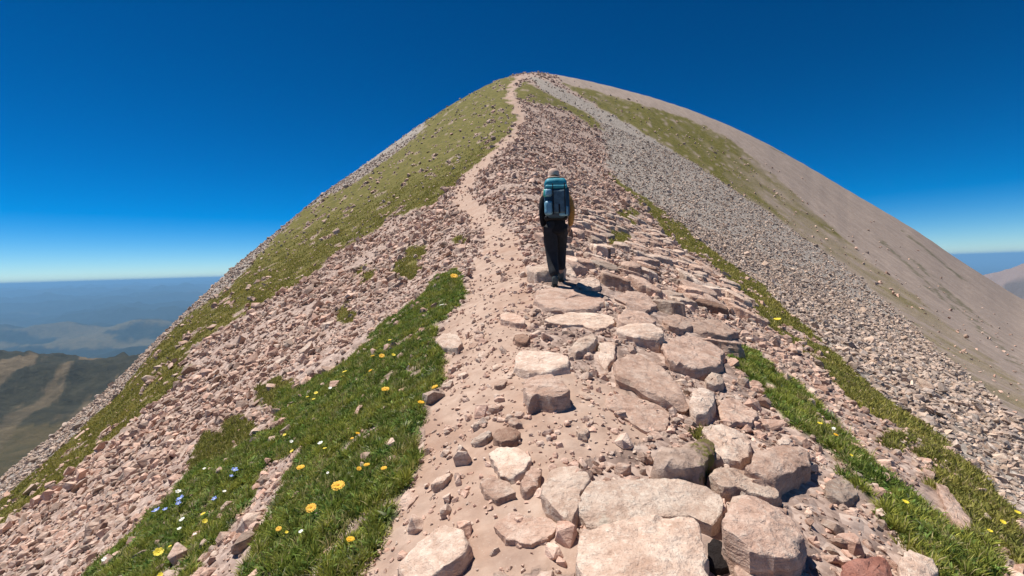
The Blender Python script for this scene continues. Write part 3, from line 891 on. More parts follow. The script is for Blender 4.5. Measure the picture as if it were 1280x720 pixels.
# ------------------------------------------------------------------ scree: too many stones to count
def templates(n, lo, hi, seed, flat=.72):
    r_ = np.random.default_rng(seed); out = []
    for k in range(n):
        m = int(r_.integers(lo, hi))
        p = r_.normal(size=(m, 3)); p /= np.linalg.norm(p, axis=1)[:, None]
        p *= r_.uniform(.75, 1.15, (m, 1)); p *= np.array([1, r_.uniform(.6, .95), r_.uniform(flat * .7, flat * 1.2)])
        bm = bmesh.new()
        for q in p: bm.verts.new(q)
        bmesh.ops.convex_hull(bm, input=bm.verts)
        bmesh.ops.delete(bm, geom=[v for v in bm.verts if not v.link_faces], context='VERTS')
        bmesh.ops.triangulate(bm, faces=bm.faces)
        bm.verts.index_update()
        out.append((np.array([v.co[:] for v in bm.verts]), np.array([[v.index for v in f.verts] for f in bm.faces])))
        bm.free()
    return out
TPL_F = templates(14, 14, 22, 1)
TPL_C = templates(14, 8, 12, 2)

def scatter(px, py, size, tint, name, label_kind, tpl, up=.25, squash=1.0, mat=None):
    n = len(px)
    nm = normals(px, py, .3)
    nm = nm + rng.normal(0, .30, (n, 3)); nm /= np.linalg.norm(nm, axis=1)[:, None]
    a = rng.uniform(0, 2 * math.pi, n)
    t = np.stack([np.cos(a), np.sin(a), np.zeros(n)], 1)
    t -= (t * nm).sum(1)[:, None] * nm; t /= np.linalg.norm(t, axis=1)[:, None]
    b = np.cross(nm, t)
    M = np.stack([t, b, nm], 2) * size[:, None, None]
    z = ground(px, py) + size * (up + rng.uniform(-.3, .45, n) * sstep(np.hypot(px, py), 5, 14))
    C = np.stack([px, py, z], 1)
    which = rng.integers(0, len(tpl), n)
    Vs, Fs, Cs, base = [], [], [], 0
    for k, (tv, tf) in enumerate(tpl):
        s = np.nonzero(which == k)[0]
        if not len(s): continue
        st = rng.uniform(.7, 1.25, (len(s), 1, 3))
        V = np.einsum('nij,nvj->nvi', M[s], tv[None] * st) + C[s][:, None, :]
        Vs.append(V.reshape(-1, 3))
        Fs.append((tf[None] + (np.arange(len(s)) * len(tv))[:, None, None]).reshape(-1, 3) + base)
        Cs.append(np.repeat(tint[s], len(tv), 0))
        base += len(s) * len(tv)
    o = np_mesh(name, np.vstack(Vs), np.vstack(Fs), mat or M_SCREE, 3, {'tint': np.vstack(Cs)})
    return tag(o, kind='stuff')

def sample_sector(s, cov, rmin, rmax, th0=-56, th1=56):
    A = .5 * (th1 - th0) * D2R * (rmax ** 2 - rmin ** 2)
    n = int(cov * A / (2.6 * s * s))
    th = rng.uniform(th0, th1, n) * D2R
    r = np.sqrt(rng.uniform(rmin ** 2, rmax ** 2, n))
    return r * np.sin(th), r * np.cos(th)

sil_r = lambda x, y: np.interp(np.degrees(np.arctan2(x, y)), RSX, RSY) * 1.25
koA = ko[np.argsort(-ko[:, 2])]
big_mask = np.zeros_like(Zdirt)
for (x, y, s) in koA[:400]:
    r = math.hypot(x, y)
    if r > 14: continue
    dth = (s * 1.0) / r
    i0 = int((math.atan2(x, y) - dth - TH0) / (TH1 - TH0) * (NT - 1)); i1 = int((math.atan2(x, y) + dth - TH0) / (TH1 - TH0) * (NT - 1)) + 1
    j0 = int((math.log(max(r - s, .4)) - LR0) / (LR1 - LR0) * (NR - 1)); j1 = int((math.log(r + s) - LR0) / (LR1 - LR0) * (NR - 1)) + 1
    i0, i1, j0, j1 = max(i0, 0), min(i1, NT), max(j0, 0), min(j1, NR)
    if i1 <= i0 or j1 <= j0: continue
    sub = (GX[i0:i1, j0:j1] - x) ** 2 + (GY[i0:i1, j0:j1] - y) ** 2 < (s * .85) ** 2
    big_mask[i0:i1, j0:j1] = np.maximum(big_mask[i0:i1, j0:j1], sub)

PX_, GR_ = ([], [], [], []), ([], [], [], [])
for s, cov, rmax in ((.013, .10, 6.0), (.022, .16, 9), (.035, .20, 13), (.055, .26, 20), (.08, .40, 46), (.12, .44, 85), (.18, .36, 105), (.27, .30, 125)):
    x, y = sample_sector(s, cov, 1.3, rmax)
    r = np.hypot(x, y)
    zd, zl, zo, zg, zb = (lookup(Z, x, y) for Z in (Zdirt, Zlush, Zolive, Zgrey, Zbrown))
    pn = fbm(x / .7, y / .7, 400, 3); pb = fbm(x / 3.2, y / 3.2, 410, 3)
    keep = np.ones(len(x))
    keep = np.where(zd > .5, (.55 + .8 * (pn > .1)) * (s < .03) + (.06 + .42 * (pn > .15)) * ((s > .03) & (s < .06)) + .04 * ((s > .06) & (s < .1)), keep)
    keep = np.where(zl > .5, .05 * (s < .06), keep)
    keep = np.where(zo > .5, np.where((pn > .5), .25, .016), keep)
    keep = np.where(zb > .5, .010, keep)
    keep = np.where((zd > .5) & (r > 20) & (s > .1), .07 * sstep(r, 20, 40) * (r < 62), keep)
    # pink talus: bigger stones in patches, finer elsewhere
    talus = (zd < .5) & (zl < .5) & (zo < .5) & (zb < .5)
    keep = np.where(talus & (zg < .5), np.clip(.62 + 1.1 * pb * (1 if s > .06 else -1), .06, 1), keep)
    keep = np.where(talus & (zg < .5) & (s < .04) & (x > 0), np.maximum(keep, .95), keep)
    keep = np.where(talus & (zg > .5), np.where(s > .2, .04, np.where(s > .15, .15, np.where(s > .1, .75, 1.3)) * np.clip(.85 + .3 * pn, .3, 1)), keep)
    keep = np.where((lookup(big_mask, x, y) > .5) & (s > .03), 0, keep)
    keep = np.where((lookup(big_mask, x, y) > .5) & (s <= .03), .0, keep)
    keep = np.where(r > sil_r(x, y), 0, keep)
    keep = np.where((s > .1) & (r < np.where(x > -.5, 13, 10) * s / .12), 0, keep)
    keep = np.where((s > .06) & (r < np.where(x > -.5, 8, 6.0)), keep * .2, keep)
    # nothing larger than a fist on the near talus: those are rocks of their own
    mt = np.maximum(lookup(MT, x, y), 0) > .5
    keep = np.where(mt & (s > .10), 0, keep)
    keep = np.where(np.hypot(x - HX, y - HY - .15) < .38, keep * (s < .03), keep)
    k = rng.uniform(0, 1, len(x)) < keep
    x, y, zg, r = x[k], y[k], zg[k], r[k]
    sz = s * rng.uniform(.6, 1.45, len(x))
    v = rng.uniform(.60, 1.25, (len(x), 1)); w = rng.uniform(-.06, .06, (len(x), 1))
    v = np.where((np.maximum(zd, zo)[k] > .5)[:, None], .95 + .35 * (v - .5), v)
    pinkt = v * np.array([[1.0, .91, .87]]) * (1 + w * np.array([[1, -.4, -.8]]))
    greyt = np.maximum(v, .72) * np.array([[.93, .93, .91]]) * (1 + w * np.array([[1, .2, -.8]]))
    g = zg > .5
    for dst, m_, tt in ((PX_, ~g, pinkt), (GR_, g, greyt)):
        dst[0].append(x[m_]); dst[1].append(y[m_]); dst[2].append(sz[m_]); dst[3].append(tt[m_])
cat_ = lambda L: [np.concatenate(a) for a in L]
pk, gk = cat_(PX_), cat_(GR_)
print('stones', len(pk[0]), len(gk[0]))
near = (np.hypot(pk[0], pk[1]) < 12) & (pk[2] > .02)
scatter(pk[0][near], pk[1][near], pk[2][near], pk[3][near], 'pink_scree', None, TPL_F, up=.2)
scatter(pk[0][~near], pk[1][~near], pk[2][~near], pk[3][~near], 'fine_pink_scree', None, TPL_C, up=.25)
scatter(gk[0], gk[1], gk[2], gk[3], 'grey_scree', None, TPL_C, up=.3)

# ------------------------------------------------------------------ grass
def blades(x, y, hgt, wid, lean, tint, name, segs=3, a=None):
    n = len(x)
    z = ground(x, y) - .005
    if a is None: a = rng.uniform(0, 2 * math.pi, n)
    dx, dy = np.cos(a), np.sin(a)
    b = rng.uniform(0, 2 * math.pi, n); wx, wy = np.cos(b), np.sin(b)
    V = np.zeros((n, 2 * segs + 1, 3)); F = []
    for k in range(segs + 1):
        t = k / segs
        cx = x + dx * lean * t * t; cy = y + dy * lean * t * t; cz = z + hgt * (t - .22 * t * t * (lean / np.maximum(hgt, 1e-3)))
        wv = wid * (1 - t) ** .6 * (.55 + .9 * t if t < .5 else 1)
        if k < segs:
            V[:, 2 * k] = np.stack([cx - wx * wv, cy - wy * wv, cz], 1)
            V[:, 2 * k + 1] = np.stack([cx + wx * wv, cy + wy * wv, cz], 1)
        else: V[:, 2 * k] = np.stack([cx, cy, cz], 1)
    tri = []
    for k in range(segs - 1):
        tri += [(2 * k, 2 * k + 1, 2 * k + 3), (2 * k, 2 * k + 3, 2 * k + 2)]
    tri.append((2 * segs - 2, 2 * segs - 1, 2 * segs))
    tri = np.array(tri)
    Fc = (tri[None] + (np.arange(n) * (2 * segs + 1))[:, None, None]).reshape(-1, 3)
    sh = np.linspace(.8, 1.1, 2 * segs + 1)
    Cc = (tint[:, None, :] * np.ones((1, 2 * segs + 1, 1))).reshape(-1, 3)
    return tag(np_mesh(name, V.reshape(-1, 3), Fc, M_GRASS, 3, {'tint': Cc}, smooth=True), kind='stuff')

def zone_points(Z, n, rmax, rpow=1.0, tries=6):
    idx = np.argwhere((Z > .5) & (_R < rmax))
    w = np.exp(rpow * LRS[idx[:, 1]]); w /= w.sum()
    k = idx[rng.choice(len(idx), n, p=w)]
    th = THS[k[:, 0]] + rng.uniform(-.5, .5, n) * (THS[1] - THS[0]); lr = LRS[k[:, 1]] + rng.uniform(-.5, .5, n) * (LRS[1] - LRS[0])
    return np.exp(lr) * np.sin(th), np.exp(lr) * np.cos(th)

def tuft(x, y, per, spread):
    n = len(x)
    X = np.repeat(x, per) + rng.normal(0, 1, n * per) * np.repeat(spread, per)
    Y = np.repeat(y, per) + rng.normal(0, 1, n * per) * np.repeat(spread, per)
    return X, Y
# lush strip: short under-grass, then mounded clumps of blades and broader leaves
def clumps(Z, ncl, rmax, per, name, crad, hrange, wrange, pal, leanr, segs=3, rpow=1.0, wgrow=9):
    x, y = zone_points(Z, ncl, rmax, rpow)
    cr = rng.uniform(*crad, ncl); ch = rng.uniform(*hrange, ncl)
    big = fbm(x / .6, y / .6, 515, 3)
    mixc = np.clip(.42 + .55 * big + rng.normal(0, .25, ncl), 0, 1)[:, None]
    cv = np.clip(rng.normal(1, .20, (ncl, 1)) + .15 * fbm(x / .22, y / .22, 516, 2)[:, None], .5, 1.6)
    ct = cv * ((1 - mixc) * np.array([pal[0]]) + mixc * np.array([pal[1]]))
    dryc = rng.uniform(0, 1, ncl) < .06; ct[dryc] = np.array(pal[2])
    a = rng.uniform(0, 2 * math.pi, ncl * per); q = np.sqrt(rng.uniform(0, 1, ncl * per))
    R_ = np.repeat(cr, per) * q
    X = np.repeat(x, per) + np.cos(a) * R_; Y = np.repeat(y, per) + np.sin(a) * R_
    rr = np.hypot(X, Y); n = len(X)
    hh = np.repeat(ch, per) * (1.1 - .55 * q) * rng.uniform(.6, 1.15, n)
    tint = np.repeat(ct, per, 0) * rng.uniform(.72, 1.25, (n, 1))
    dry = rng.uniform(0, 1, n) < .05; tint[dry] = np.array(pal[2])
    blades(X, Y, hh, rng.uniform(*wrange, n) * (1 + rr / wgrow), hh * rng.uniform(*leanr, n) * (.3 + q), tint, name, segs, a + rng.normal(0, .5, n))
PAL = ((.155, .215, .036), (.38, .37, .070), (.50, .42, .20))
x, y = zone_points(Zlush, 60000, 16, 1.0)
n = len(x); big = fbm(x / .5, y / .5, 510, 3)
blades(x, y, rng.uniform(.015, .035, n), rng.uniform(.0025, .005, n) * (1 + np.hypot(x, y) / 9), rng.uniform(.01, .04, n), rng.uniform(.7, 1.2, (n, 1)) * np.array([[.15, .19, .05]]) * (1 + .3 * big[:, None]), 'under_grass', 2)
clumps(Zlush, 4600, 16, 36, 'grass', (.02, .065), (.03, .105), (.002, .0042), PAL, (.3, 1.0))
clumps(Zlush, 700, 12, 14, 'tall_grass', (.01, .04), (.09, .15), (.0018, .0035), ((.22, .26, .06), (.42, .38, .12), (.5, .42, .2)), (.25, .8))
clumps(Zlush, 2600, 14, 16, 'meadow_leaves', (.015, .05), (.025, .075), (.006, .013), ((.13, .22, .05), (.24, .30, .07), (.34, .36, .20)), (.5, 1.4))
# olive tundra turf
x, y = zone_points(Zolive * (1 - Zfaro), 36000, 60, 1.25)
pn = fbm(x / .9, y / .9, 520, 4)
k = (pn > -.25) & (np.hypot(x, y) < sil_r(x, y)) & (rng.uniform(0, 1, len(x)) < 1 - sstep(np.hypot(x, y), 25, 60)); x, y = x[k], y[k]
rr = np.hypot(x, y)
X, Y = tuft(x, y, 8, .02 + .0045 * rr)
n = len(X); rr = np.hypot(X, Y)
big = fbm(X / 1.6, Y / 1.6, 530, 3)
k = lookup(Zolive, X, Y) > .5; X, Y, rr, big = X[k], Y[k], rr[k], big[k]; n = len(X)
m = np.clip(.5 + .6 * big[:, None] + rng.uniform(-.4, .4, (n, 1)), 0, 1)
tint = rng.uniform(.65, 1.3, (n, 1)) * ((1 - m) * np.array([[.22, .22, .045]]) + m * np.array([[.40, .34, .085]]))
dry = rng.uniform(0, 1, n) < .10; tint[dry] = np.array([.50, .40, .2])
blades(X, Y, rng.uniform(.03, .085, n) * (1 + rr / 60), rng.uniform(.003, .006, n) * (1 + rr / 7), rng.uniform(.01, .05, n) * (1 + rr / 40), tint, 'tundra_turf', segs=2)

clumps(Zolive * (1 - Zfaro), 5200, 14, 14, 'turf_tufts', (.02, .07), (.03, .08), (.003, .006), ((.20, .21, .05), (.34, .31, .08), (.46, .36, .2)), (.3, 1.1), 2)
# ------------------------------------------------------------------ flowers, each a thing
M_YEL = mat_plain('yellow_petal', (.72, .40, .02), .6, .12)
M_LEM = mat_plain('lemon_petal', (.66, .52, .04), .6, .12)
M_BLU = mat_plain('blue_petal', (.20, .27, .62), .6, .15)
M_WHT = mat_plain('white_petal', (.72, .72, .66), .6, .08)
M_DISC = mat_plain('flower_disc', (.50, .22, .015), .8, .2, 200)
M_STEM = mat_plain('stem', (.09, .15, .035), .7, .2)
def petals_bm(n, r0, r1, w, lift, cup=0.0, rows=1):
    bm = bmesh.new()
    for row in range(rows):
        sc = 1 - .25 * row
        for k in range(n):
            a = 2 * math.pi * (k + .5 * row) / n + random.uniform(-.1, .1)
            ca, sa = math.cos(a), math.sin(a)
            prof = [(r0, .3, 0), (r0 + (r1 - r0) * .35, .9, .5), (r0 + (r1 - r0) * .75, 1.0, .85), (r1, .55, 1.0)]
            prev = None
            dz = random.uniform(-.004, .004)
            for (rr_, ww, zz) in prof:
                rr2 = rr_ * sc
                z = lift * zz + dz * zz + .004 * row + cup * zz * zz
                L = bm.verts.new((ca * rr2 - sa * w * ww, sa * rr2 + ca * w * ww, z)); M = bm.verts.new((ca * rr2, sa * rr2, z + .0015)); R = bm.verts.new((ca * rr2 + sa * w * ww, sa * rr2 - ca * w * ww, z))
                if prev: bm.faces.new((prev[0], L, M, prev[1])); bm.faces.new((prev[1], M, R, prev[2]))
                prev = (L, M, R)
    return bm
def dome_bm(r, h):
    bm = bmesh.new()
    bmesh.ops.create_uvsphere(bm, u_segments=10, v_segments=6, radius=1)
    for v in bm.verts: v.co = Vector((v.co.x * r, v.co.y * r, v.co.z * h))
    return bm
def tube_bm(pts, r, n=6):
    bm = bmesh.new(); prev = None
    for p in pts:
        ring = [bm.verts.new((p[0] + r * math.cos(2 * math.pi * k / n), p[1] + r * math.sin(2 * math.pi * k / n), p[2])) for k in range(n)]
        if prev:
            for k in range(n): bm.faces.new((prev[k], prev[(k + 1) % n], ring[(k + 1) % n], ring[k]))
        prev = ring
    bm.faces.new(prev)
    return bm
H = .085
def make_flower(kind):
    nm = {'y': 'yellow_daisy', 'l': 'lemon_flower', 'b': 'blue_flower', 'w': 'white_flower'}[kind]
    t = bpy.data.objects.new(nm, None); COL.objects.link(t); t.empty_display_size = .02
    bm_obj('stem', tube_bm([(0, 0, -.03), (.004, .002, H * .5), (0, 0, H)], .0028), M_STEM, t)
    if kind == 'y':
        p = bm_obj('petals', petals_bm(16, .012, .05, .0085, .004, rows=2), M_YEL, t)
        d = bm_obj('flower_centre', dome_bm(.016, .010), M_DISC, t)
    elif kind == 'l':
        p = bm_obj('petals', petals_bm(7, .004, .05, .018, .012), M_LEM, t)
        d = bm_obj('flower_centre', dome_bm(.014, .010), M_LEM, t)
    elif kind == 'b':
        p = bm_obj('petals', petals_bm(5, .004, .05, .017, .020), M_BLU, t)
        d = bm_obj('flower_centre', dome_bm(.018, .014), M_WHT, t)
    else:
        p = bm_obj('petals', petals_bm(6, .004, .05, .018, .010), M_WHT, t)
        d = bm_obj('flower_centre', dome_bm(.012, .008), M_DISC, t)
    for q in (p, d): q.location = (0, 0, H)
    return t
protos = {}
# (x, y, width in px, kind, label or None)
FL = [(424, 610, 23, 'y', 'largest orange yellow daisy, at the lower middle of the flower meadow'),
      (391, 638, 18, 'y', 'orange yellow daisy just below left of the largest daisy'),
      (437, 680, 15, 'y', 'lowest orange yellow daisy of the meadow, near the bare dirt'),
      (567, 348, 13, 'y', 'lone yellow daisy at the very top tip of the green flower strip'),
      (482, 491, 14, 'y', 'yellow daisy in the middle of the meadow, left of the two by the dirt'),
      (546, 484, 12, 'y', 'yellow daisy at the right edge of the meadow touching the dirt'),
      (525, 502, 12, 'y', 'yellow daisy just inside the right meadow edge, below the one touching dirt'),
      (377, 588, 14, 'y', 'yellow daisy alone at the left margin of the right lobe, above the lower pair'),
      (459, 585, 11, 'y', 'right hand yellow daisy of the close pair above the largest daisy'),
      (448, 589, 9, 'y', 'left hand smaller yellow daisy of the close pair above the largest daisy'),
      (481, 592, 11, 'y', 'small orange daisy right of the close pair near the dirt edge'),
      (477, 447, 10, 'y', 'brightest yellow daisy of the cluster in the upper meadow'),
      (467, 449, 7, 'y', 'small yellow daisy touching the left side of the upper cluster'),
      (491, 447, 7, 'l', 'lemon bloom at the right side of the upper cluster'),
      (488, 428, 6, 'l', 'lemon bloom topmost above the upper cluster'),
      (465, 467, 7, 'y', 'small yellow daisy just under the upper cluster'),
      (433, 467, 9, 'l', 'larger lemon bloom at the left meadow edge beside the pink talus'),
      (430, 474, 7, 'l', 'smaller lemon bloom hanging just under the larger lemon bloom'),
      (385, 497, 6, 'l', 'left bloom of the lemon trio on the left meadow edge'),
      (396, 492, 7, 'l', 'upper right bloom of the lemon trio on the left meadow edge'),
      (393, 501, 6, 'l', 'lower bloom of the lemon trio on the left meadow edge'),
      (446, 548, 8, 'y', 'upper daisy of the small pair in mid meadow'),
      (441, 554, 6, 'y', 'lower daisy of the small pair in mid meadow'),
      (407, 564, 7, 'l', 'lemon bloom beside the white flower in the middle of the left margin'),
      (367, 564, 7, 'l', 'lemon bloom beside the white flower at the far left margin of the right lobe'),
      (413, 487, 6, 'w', 'white flower right of the lemon trio'),
      (402, 557, 9, 'w', 'largest white flower, beside a lemon bloom in the left margin'),
      (364, 555, 6, 'w', 'white flower at the far left margin above a lemon bloom'),
      (410, 595, 5, 'w', 'tiny white flower left above the largest daisy'),
      (378, 672, 8, 'w', 'lowest white flower of the meadow, below the second daisy'),
      (553, 384, 9, 'w', 'white flower near the top of the strip beside the trail stones'),
      (198, 690, 16, 'l', 'big flat yellow bloom at the bottom of the left lobe'),
      (255, 652, 9, 'l', 'lower bloom of the bright yellow pair among the blue flowers'),
      (256, 645, 8, 'l', 'upper bloom of the bright yellow pair among the blue flowers'),
      (214, 686, 6, 'l', 'tiny yellow bloom just right of the big flat yellow bloom'),
      (201, 716, 9, 'l', 'yellow bloom at the bottom edge under the big flat bloom'),
      (349, 665, 10, 'y', 'orange daisy at the left border of the right lobe beside the bare wedge'),
      (358, 675, 6, 'l', 'tiny lemon bloom just below the orange daisy by the bare wedge'),
      (357, 546, 6, 'l', 'topmost lemon bloom on the left margin of the right lobe'),
      (291, 591, 12, 'b', 'uppermost blue flower, pale and wide, near the bare wedge'),
      (288, 598, 7, 'b', 'small blue flower touching the uppermost one from below'),
      (270, 625, 9, 'b', 'single deep blue flower between the uppermost blue one and the yellow pair'),
      (230, 626, 14, 'b', 'largest deep blue flower in the left lobe'),
      (224, 632, 9, 'b', 'blue flower partly under the largest deep blue one'),
      (222, 618, 9, 'w', 'white flower right on top of the largest deep blue flower'),
      (198, 642, 13, 'b', 'leftmost blue flower, at the edge of the pink stones'),
      (207, 641, 8, 'b', 'little blue flower beside the leftmost blue one'),
      (230, 651, 9, 'w', 'pale white bloom below the largest deep blue flower'),
      (225, 664, 7, 'w', 'white bloom second below the largest deep blue flower'),
      (132, 702, 8, 'w', 'white flower lowest at the left end of the left lobe'),
      (256, 589, 5, 'w', 'tiny white flower on the upper edge of the left lobe'),
      (244, 671, 6, 'w', 'tiny white flower beside the lower end of the bare wedge'),
      (280, 616, 6, 'w', 'small white flower near the single deep blue flower'),
      (1043, 548, 8, 'y', 'yellow flower in the middle of the narrow right green strip'),
      (1024, 533, 8, 'l', 'lemon flower above the yellow one in the narrow right strip'),
      (1042, 538, 6, 'w', 'white flower just above the yellow one in the narrow right strip'),
      (972, 401, 12, 'l', 'bright lemon clump flower high in the olive strip on the right'),
      (1130, 633, 10, 'l', 'pale lemon flower in the lower part of the right green strip'),
      (1251, 654, 9, 'l', 'yellow flower on the olive plants near the right border'),
      (1270, 644, 9, 'l', 'yellow flower closest to the right border of the picture'),
      (1236, 668, 8, 'l', 'yellow flower on the olive plants above the lowest green clump'),
      (1062, 572, 6, 'l', 'small lemon flower low in the middle of the right green strip')]
from mathutils import Quaternion
for (fx, fy, w, kind, lab) in FL:
    hg = H * .9
    p = hit([(fx, fy)], .09)[0]
    x, y = float(p[0]), float(p[1]); z = float(ground(x, y))
    d = math.sqrt(x * x + y * y + z * z)
    cosv = max(.3, y / math.hypot(x, y))
    width = w / F_PX * y * .72
    sc = width / .10
    if kind not in protos:
        protos[kind] = make_flower(kind); t = protos[kind]
    else:
        src = protos[kind]
        t = src.copy(); COL.objects.link(t)
        for ch in list(src.children):
            c2 = ch.copy(); COL.objects.link(c2); c2.parent = t
    # stem keeps the head about 9 cm above the soil; the head sets the scale
    t.location = (x, y, z + .095 - H * sc if sc < 1.1 else z)
    t.scale = (sc, sc, sc)
    t.rotation_euler = (random.uniform(.05, .55), random.uniform(-.4, .4), random.uniform(-.3, .3))
    tag(t, lab, 'flower', {'y': 'yellow daisies in the meadow', 'l': 'lemon flowers in the grass', 'b': 'blue flowers in the grass', 'w': 'white flowers in the grass'}[kind])

# ------------------------------------------------------------------ hiker
def skin_obj(name, chains, mat, parent, sub=2, root=0):
    """chains: list of lists of (x,y,z,r); first point of a later chain may be an index into earlier points via ('@', i)"""
    verts, rad, edges = [], [], []
    for ch in chains:
        prev = None
        for p in ch:
            if p[0] == '@': prev = p[1]; continue
            verts.append(p[:3]); rad.append(p[3] if len(p) == 4 else (p[3], p[4]))
            if prev is not None: edges.append((prev, len(verts) - 1))
            prev = len(verts) - 1
    me = bpy.data.meshes.new(name); me.from_pydata(verts, edges, [])
    o = bpy.data.objects.new(name, me); COL.objects.link(o)
    m = o.modifiers.new('skin', 'SKIN'); m.use_smooth_shade = True
    sv = me.skin_vertices[0].data if me.skin_vertices else None
    if sv is None:
        bpy.context.view_layer.objects.active = o; o.select_set(True)
        bpy.ops.object.mode_set(mode='OBJECT')
        bpy.ops.mesh.customdata_skin_add()
        sv = me.skin_vertices[0].data
    for i, v in enumerate(sv):
        r = rad[i]; v.radius = (r, r) if not isinstance(r, tuple) else r
        v.use_root = (i == root)
    s = o.modifiers.new('sub', 'SUBSURF'); s.levels = sub; s.render_levels = sub
    dg = bpy.context.evaluated_depsgraph_get()
    me2 = bpy.data.meshes.new_from_object(o.evaluated_get(dg))
    o.modifiers.clear(); o.data = me2; o.select_set(False)
    me2.polygons.foreach_set('use_smooth', [True] * len(me2.polygons))
    me2.materials.clear(); me2.materials.append(mat)
    if parent: o.parent = parent
    return o

M_SKIN = mat_plain('skin', (.48, .29, .20), .6, .06)
M_PANT = mat_plain('dark_trousers', (.022, .024, .028), .85, .3, 14, .004)
M_PANT2 = mat_plain('black_jersey', (.010, .011, .014), .9, .3, 14, .004)
M_SLEEVE = mat_plain('ochre_sleeve', (.42, .22, .06), .8, .3, 18, .004)
M_BOOT = mat_plain('boot_leather', (.085, .10, .095), .7, .3, 25, .003)
M_SOLE = mat_plain('boot_sole', (.03, .028, .026), .8, .2)
M_HAT = mat_plain('cream_hat', (.60, .42, .33), .8, .08, 40, .002)
M_HAIR = mat_plain('hair', (.06, .035, .02), .8, .3)
M_TEAL = mat_plain('teal_nylon', (.006, .25, .34), .55, .2, 12, .006, .5)
M_TEAL_D = mat_plain('navy_nylon', (.008, .045, .085), .6, .25, 12, .004, .5)
M_MESH = mat_plain('grey_blue_mesh', (.07, .13, .17), .7, .35, 22, .004, .4)
M_MINT = mat_plain('mint_bottle', (.02, .48, .34), .35, .1, 10, 0, .5)
M_SHEEN = mat_plain('pale_blue_pouch', (.16, .36, .48), .5, .25, 16, .006, .5)
M_BLACK = mat_plain('black_strap', (.012, .012, .014), .8, .2)
M_RED = mat_plain('red_strap', (.5, .10, .06), .6, .2)

S = .965
per = bpy.data.objects.new('person_rig', None)
# the body: one continuous surface (pelvis is the root)
LF = (-.045, -.09)      # left foot, lower and behind
RF = (.085, .30)        # right foot, ahead and higher
gz = lambda dx, dy: float(ground(HX + dx, HY + dy)) - HZ
lz, rz = gz(*LF), gz(*RF)
B = [
 [(0, .05, .93, .125, .105), (0, .07, 1.10, .120, .095), (0, .10, 1.28, .145, .105), (0, .125, 1.40, .12, .09), (0, .14, 1.475, .055, .055), (0, .155, 1.53, .052, .055), (0, .165, 1.60, .082, .09), (0, .17, 1.68, .07, .08)],
 [('@', 0), (-.085, .05, .86, .085), (-.088, .07, .66, .075), (-.085, .07, .49, .056), (-.060, .02, .32, .054), (-.046, LF[1] + .0, .10 + lz, .036), (-.046, LF[1] + .09, .045 + lz, .038), (-.046, LF[1] + .17, .03 + lz, .03)],
 [('@', 0), (.085, .06, .86, .085), (.098, .18, .72, .074), (.100, .27, .56 , .056), (.090, .26, .40, .05), (.085, RF[1] - .02, .12 + rz, .036), (.085, RF[1] + .08, .06 + rz, .038), (.085, RF[1] + .16, .045 + rz, .03)],
 [('@', 3), (-.16, .12, 1.40, .058), (-.180, .09, 1.27, .046), (-.190, .07, 1.12, .038), (-.185, .10, .98, .034), (-.180, .14, .89, .024), (-.178, .155, .85, .026), (-.176, .165, .81, .02)],
 [('@', 3), (.16, .12, 1.40, .058), (.22, .09, 1.27, .046), (.245, .06, 1.12, .038), (.235, .10, .98, .034), (.225, .14, .89, .024), (.222, .155, .85, .026), (.220, .165, .81, .02)],
]
person = skin_obj('person', B, M_SKIN, None)
person.location = (HX, HY, HZ)
person.scale = (S, S, S)
tag(person, 'hiker seen from behind walking uphill in dark trousers, ochre sleeves and cream hat', 'person')
def skinp(name, chains, mat, sub=2): return skin_obj(name, chains, mat, person, sub)
# fingers, rooted in each palm
def hand(cx, cy, cz, sgn):
    for k, (off, L) in enumerate(((-.026, .062), (-.009, .074), (.009, .070), (.026, .055))):
        skinp('finger', [[(cx, cy + off, cz + .03, .010), (cx, cy + off, cz - .01, .0095), (cx - sgn * .006, cy + off + .004, cz - .01 - L * .45, .0085), (cx - sgn * .020, cy + off + .008, cz - .01 - L * .85, .007)]], M_SKIN, 1)
    skinp('thumb', [[(cx, cy + .018, cz + .055, .012), (cx - sgn * .012, cy + .045, cz + .025, .010), (cx - sgn * .016, cy + .055, cz - .005, .008)]], M_SKIN, 1)
hand(-.178, .160, .83, -1); hand(.221, .160, .83, 1)
# trousers
skinp('trousers', [
 [(0, .05, .96, .150, .125), (0, .055, 1.02, .145, .115)],
 [('@', 0), (-.075, .05, .87, .125), (-.075, .07, .67, .112), (-.072, .07, .49, .096), (-.060, .02, .32, .090), (-.047, LF[1] + .0, .15 + lz, .074)],
 [('@', 0), (.075, .06, .87, .125), (.085, .18, .72, .112), (.088, .275, .56, .096), (.086, .26, .40, .085), (.085, RF[1] - .02, .17 + rz, .072)]], M_PANT)
# black jersey tail and torso
skinp('jersey', [[(0, .045, .76, .172, .13), (0, .045, .86, .172, .13), (0, .055, 1.0, .160, .12), (0, .075, 1.12, .155, .115), (0, .10, 1.28, .170, .12), (0, .125, 1.40, .145, .10), (0, .14, 1.46, .07, .07)]], M_PANT2)
for sg in (-1, 1):
    m_ = M_SLEEVE
    skinp('sleeve', [[(sg * .09, .12, 1.40, .07), (sg * (.13 if sg < 0 else .16), .12, 1.395, .07), (-.182 if sg < 0 else .225, .09, 1.27, .062), (-.195 if sg < 0 else .25, .065, 1.12, .056), (-.188 if sg < 0 else .24, .10, .98, .050), (-.182 if sg < 0 else .225, .135, .90, .040)]], m_ if sg > 0 else M_PANT2)
